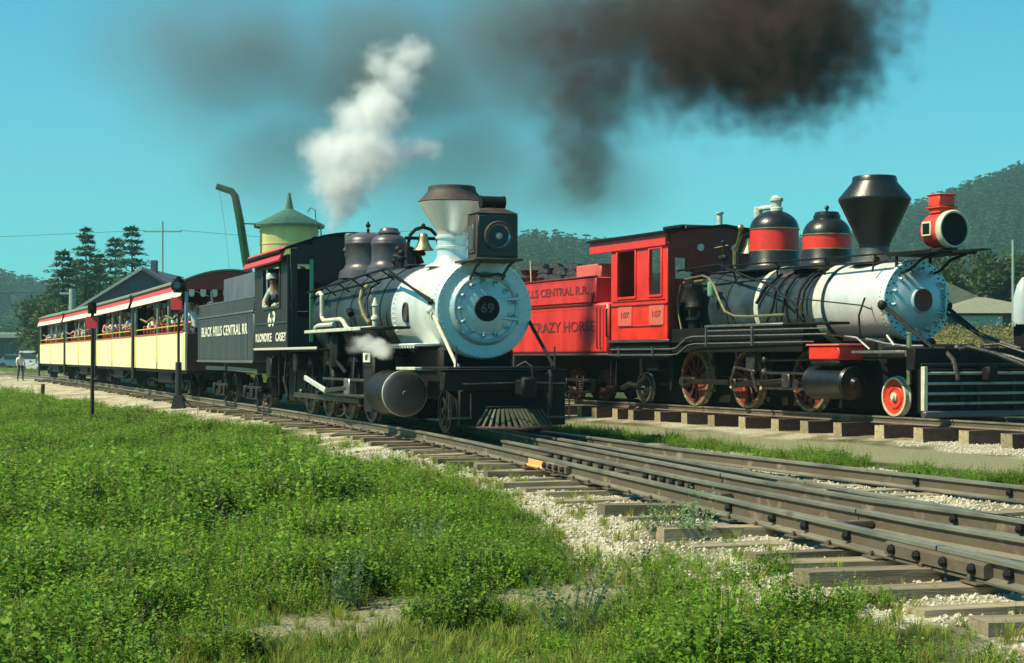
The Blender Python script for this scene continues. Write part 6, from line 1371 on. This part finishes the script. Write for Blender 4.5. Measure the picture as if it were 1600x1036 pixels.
far_ = scatter('far_forest', fc, np.stack([x[k], y[k], hz_[k]-.3], -1), r.uniform(.8, 1.75, k.sum()), 'dark pine forest covering the far hills', seed=32, tilt=.03)
# ------------------------------------------------------------------ smoke, steam, haze
def volmat(name, col, dens, aniso=.2):
    m = bpy.data.materials.new(name); m.use_nodes = True; t = m.node_tree; n = t.nodes; l = t.links; n.remove(n['Principled BSDF'])
    v = n.new('ShaderNodeVolumePrincipled'); v.inputs['Color'].default_value = (*col, 1); v.inputs['Density'].default_value = dens; v.inputs['Anisotropy'].default_value = aniso
    l.new(v.outputs[0], n['Material Output'].inputs['Volume']); return m
def plume(name, blobs, lo, hi, res, m, label, warp=2.0, wscale=.25, edge=.45, rough=.8, seed=0., det=.2):
    """a cloud: a fog grid filled from ellipsoids (centre, radii, strength) whose edges are torn by noise"""
    me = bpy.data.meshes.new(name); me.from_pydata([(0, 0, 0)], [], []); o = link(name, me); o.location = ((lo[0]+hi[0])/2, (lo[1]+hi[1])/2, (lo[2]+hi[2])/2); C = Vector(o.location)
    g = bpy.data.node_groups.new(name, 'GeometryNodeTree'); g.interface.new_socket('Geometry', in_out='INPUT', socket_type='NodeSocketGeometry'); g.interface.new_socket('Geometry', in_out='OUTPUT', socket_type='NodeSocketGeometry')
    N = g.nodes; L = g.links; go = N.new('NodeGroupOutput'); N.new('NodeGroupInput'); vc = N.new('GeometryNodeVolumeCube'); ps = N.new('GeometryNodeInputPosition')
    def vm(op, a, b=None):
        q = N.new('ShaderNodeVectorMath'); q.operation = op
        for i_, z in enumerate((a, b)):
            if z is None: continue
            if isinstance(z, (tuple, list, Vector)): q.inputs[i_].default_value = tuple(z)
            else: L.new(z, q.inputs[i_])
        return q
    def mm(op, a, b=0., c=0., clamp=False):
        q = N.new('ShaderNodeMath'); q.operation = op; q.use_clamp = clamp
        for i_, z in enumerate((a, b, c)):
            if isinstance(z, (int, float)): q.inputs[i_].default_value = z
            else: L.new(z, q.inputs[i_])
        return q.outputs[0]
    def nz(scale, off, detail, rg):
        ad = vm('ADD', ps.outputs[0], (off, off*1.7, off*.6)); q = N.new('ShaderNodeTexNoise'); q.inputs['Scale'].default_value = scale; q.inputs['Detail'].default_value = detail; q.inputs['Roughness'].default_value = rg
        L.new(ad.outputs[0], q.inputs['Vector']); return q
    n1 = nz(wscale, 11+seed, 4, .6); w1 = vm('SUBTRACT', n1.outputs['Color'], (.5, .5, .5)); w2 = vm('SCALE', w1.outputs[0]); w2.inputs['Scale'].default_value = warp*2
    P_ = vm('ADD', ps.outputs[0], w2.outputs[0]).outputs[0]
    n2 = nz(wscale*2.6, 31+seed, 5, .65)
    er = mm('MULTIPLY', mm('SUBTRACT', n2.outputs[0], .5), rough)
    tot = None
    for c, rad, st_ in blobs:
        d = vm('SUBTRACT', P_, Vector(c)-C); d2 = vm('DIVIDE', d.outputs[0], rad); ln = vm('LENGTH', d2.outputs[0]).outputs['Value']
        f = mm('DIVIDE', mm('ADD', mm('SUBTRACT', 1.0, ln), er), edge, clamp=True); f = mm('MULTIPLY', mm('MULTIPLY', f, f), st_)
        tot = f if tot is None else mm('MAXIMUM', tot, f)
    L.new(tot, vc.inputs['Density']); h = (Vector(hi)-Vector(lo))/2
    vc.inputs['Min'].default_value = tuple(-h); vc.inputs['Max'].default_value = tuple(h)
    for i_, nm in enumerate(('Resolution X', 'Resolution Y', 'Resolution Z')): vc.inputs[nm].default_value = res[i_]
    sm = N.new('GeometryNodeSetMaterial'); sm.inputs['Material'].default_value = m; L.new(vc.outputs[0], sm.inputs[0]); L.new(sm.outputs[0], go.inputs[0])
    md = o.modifiers.new('fog', 'NODES'); md.node_group = g; tag(o, label, kind='stuff'); return o
def wp(px, py, y): return ((px-800)/2600*y, y, 1.2+(557-py)/2600*y)
Y0 = 80; S = Y0/2600.
B = lambda px, py, rx_, rz_, st_, ry=None, dy=0: (wp(px, py, Y0+dy), (rx_*S, (ry or min(rx_, rz_))*S*1.0, rz_*S), st_)
black = [B(1205, 60, 225, 170, 1.3), B(1180, 135, 110, 75, 1.0), B(1090, 70, 190, 165, .62), B(1040, 120, 110, 90, .40), B(1320, 40, 120, 100, .7), B(1355, 75, 50, 32, .55), B(960, 50, 190, 130, .36), B(1240, 10, 260, 90, .8), B(1080, 0, 240, 70, .4),
         B(925, 150, 115, 155, .34), B(918, 240, 90, 115, .30), B(900, 290, 95, 70, .08), B(1010, 200, 120, 60, .06)]
plume('black_smoke', black, (wp(780, 0, Y0)[0], Y0-5, 5.0), (wp(1450, 0, Y0)[0], Y0+5, 21.5), (150, 56, 120), volmat('coal_smoke', (.14, .09, .075), 1.7, .1), 'thick black coal smoke drifting over the red cabbed engine', 2.2, .34, .75, 1.5)
Y1 = 95; S1 = Y1/2600.
B1 = lambda px, py, rx_, rz_, st_: (wp(px, py, Y1), (rx_*S1, 4.5, rz_*S1), st_)
thin = [B1(380, 90, 330, 200, .8), B1(600, 110, 380, 240, 1.0), B1(830, 70, 360, 220, 1.0), B1(480, 230, 280, 170, .6), B1(720, 260, 280, 190, .6), B1(900, 290, 200, 120, .5), B1(980, 30, 300, 150, .9)]
plume('thin_smoke', thin, (wp(40, 0, Y1)[0], Y1-5, 4), (wp(1350, 0, Y1)[0], Y1+5, 27), (130, 24, 80), volmat('thin_smoke', (.30, .28, .23), .60, .1), 'thin brown veil of old smoke across the sky', 3.0, .10, 1.0, .4, 5)
Y2 = 35.5; S2 = Y2/2600.
B2 = lambda px, py, rx_, rz_, st_: (wp(px, py, Y2), (rx_*S2*1.35, min(rx_, 60)*S2*1.2, rz_*S2*1.3), st_)
white = [B2(527, 352, 12, 28, 1.0), B2(530, 322, 28, 36, 1.0), B2(540, 282, 46, 50, 1.0), B2(520, 240, 46, 42, .75), B2(575, 235, 55, 55, .9), B2(590, 175, 44, 55, .8), B2(622, 120, 36, 45, .6), B2(643, 85, 36, 24, .45), B2(650, 232, 36, 20, .6), B2(590, 100, 26, 28, .4), B2(560, 190, 40, 40, .6)]
plume('white_steam', white, (wp(440, 0, Y2)[0], Y2-1.3, 3.7), (wp(730, 0, Y2)[0], Y2+1.3, 8.6), (120, 70, 165), volmat('steam', (.998, .998, .998), 7.5, .3), 'white steam jet rising from the safety valves of engine 69', .45, 1.5, .8, 1.3, 2)
leak = [(tuple(locA(-1.9, -1.25, 1.36)), (.30, .22, .15), 1.), (tuple(locA(-1.5, -1.25, 1.26)), (.22, .2, .13), 1.), (tuple(locA(-2.6, -1.25, 1.47)), (.32, .22, .15), .7), (tuple(locA(-3.2, -1.2, 1.36)), (.3, .2, .14), .35)]
c_ = locA(-2.2, -1.2, 1.38)
plume('cylinder_steam', leak, (c_.x-1.3, c_.y-1.6, 1.0), (c_.x+1.3, c_.y+1.6, 1.9), (80, 90, 36), volmat('leaking_steam', (.995, .995, .995), 9, .3), 'small puff of steam leaking above the cylinder of engine 69', .16, 3.2, .5, .9, 3)
hz = MB().bb(-1500, 1500, -60, 2200, -3, 260).build('haze', volmat('air', (.42, .80, .90), .00030, .0)); tag(hz, 'thin bluish haze over the valley', kind='stuff')
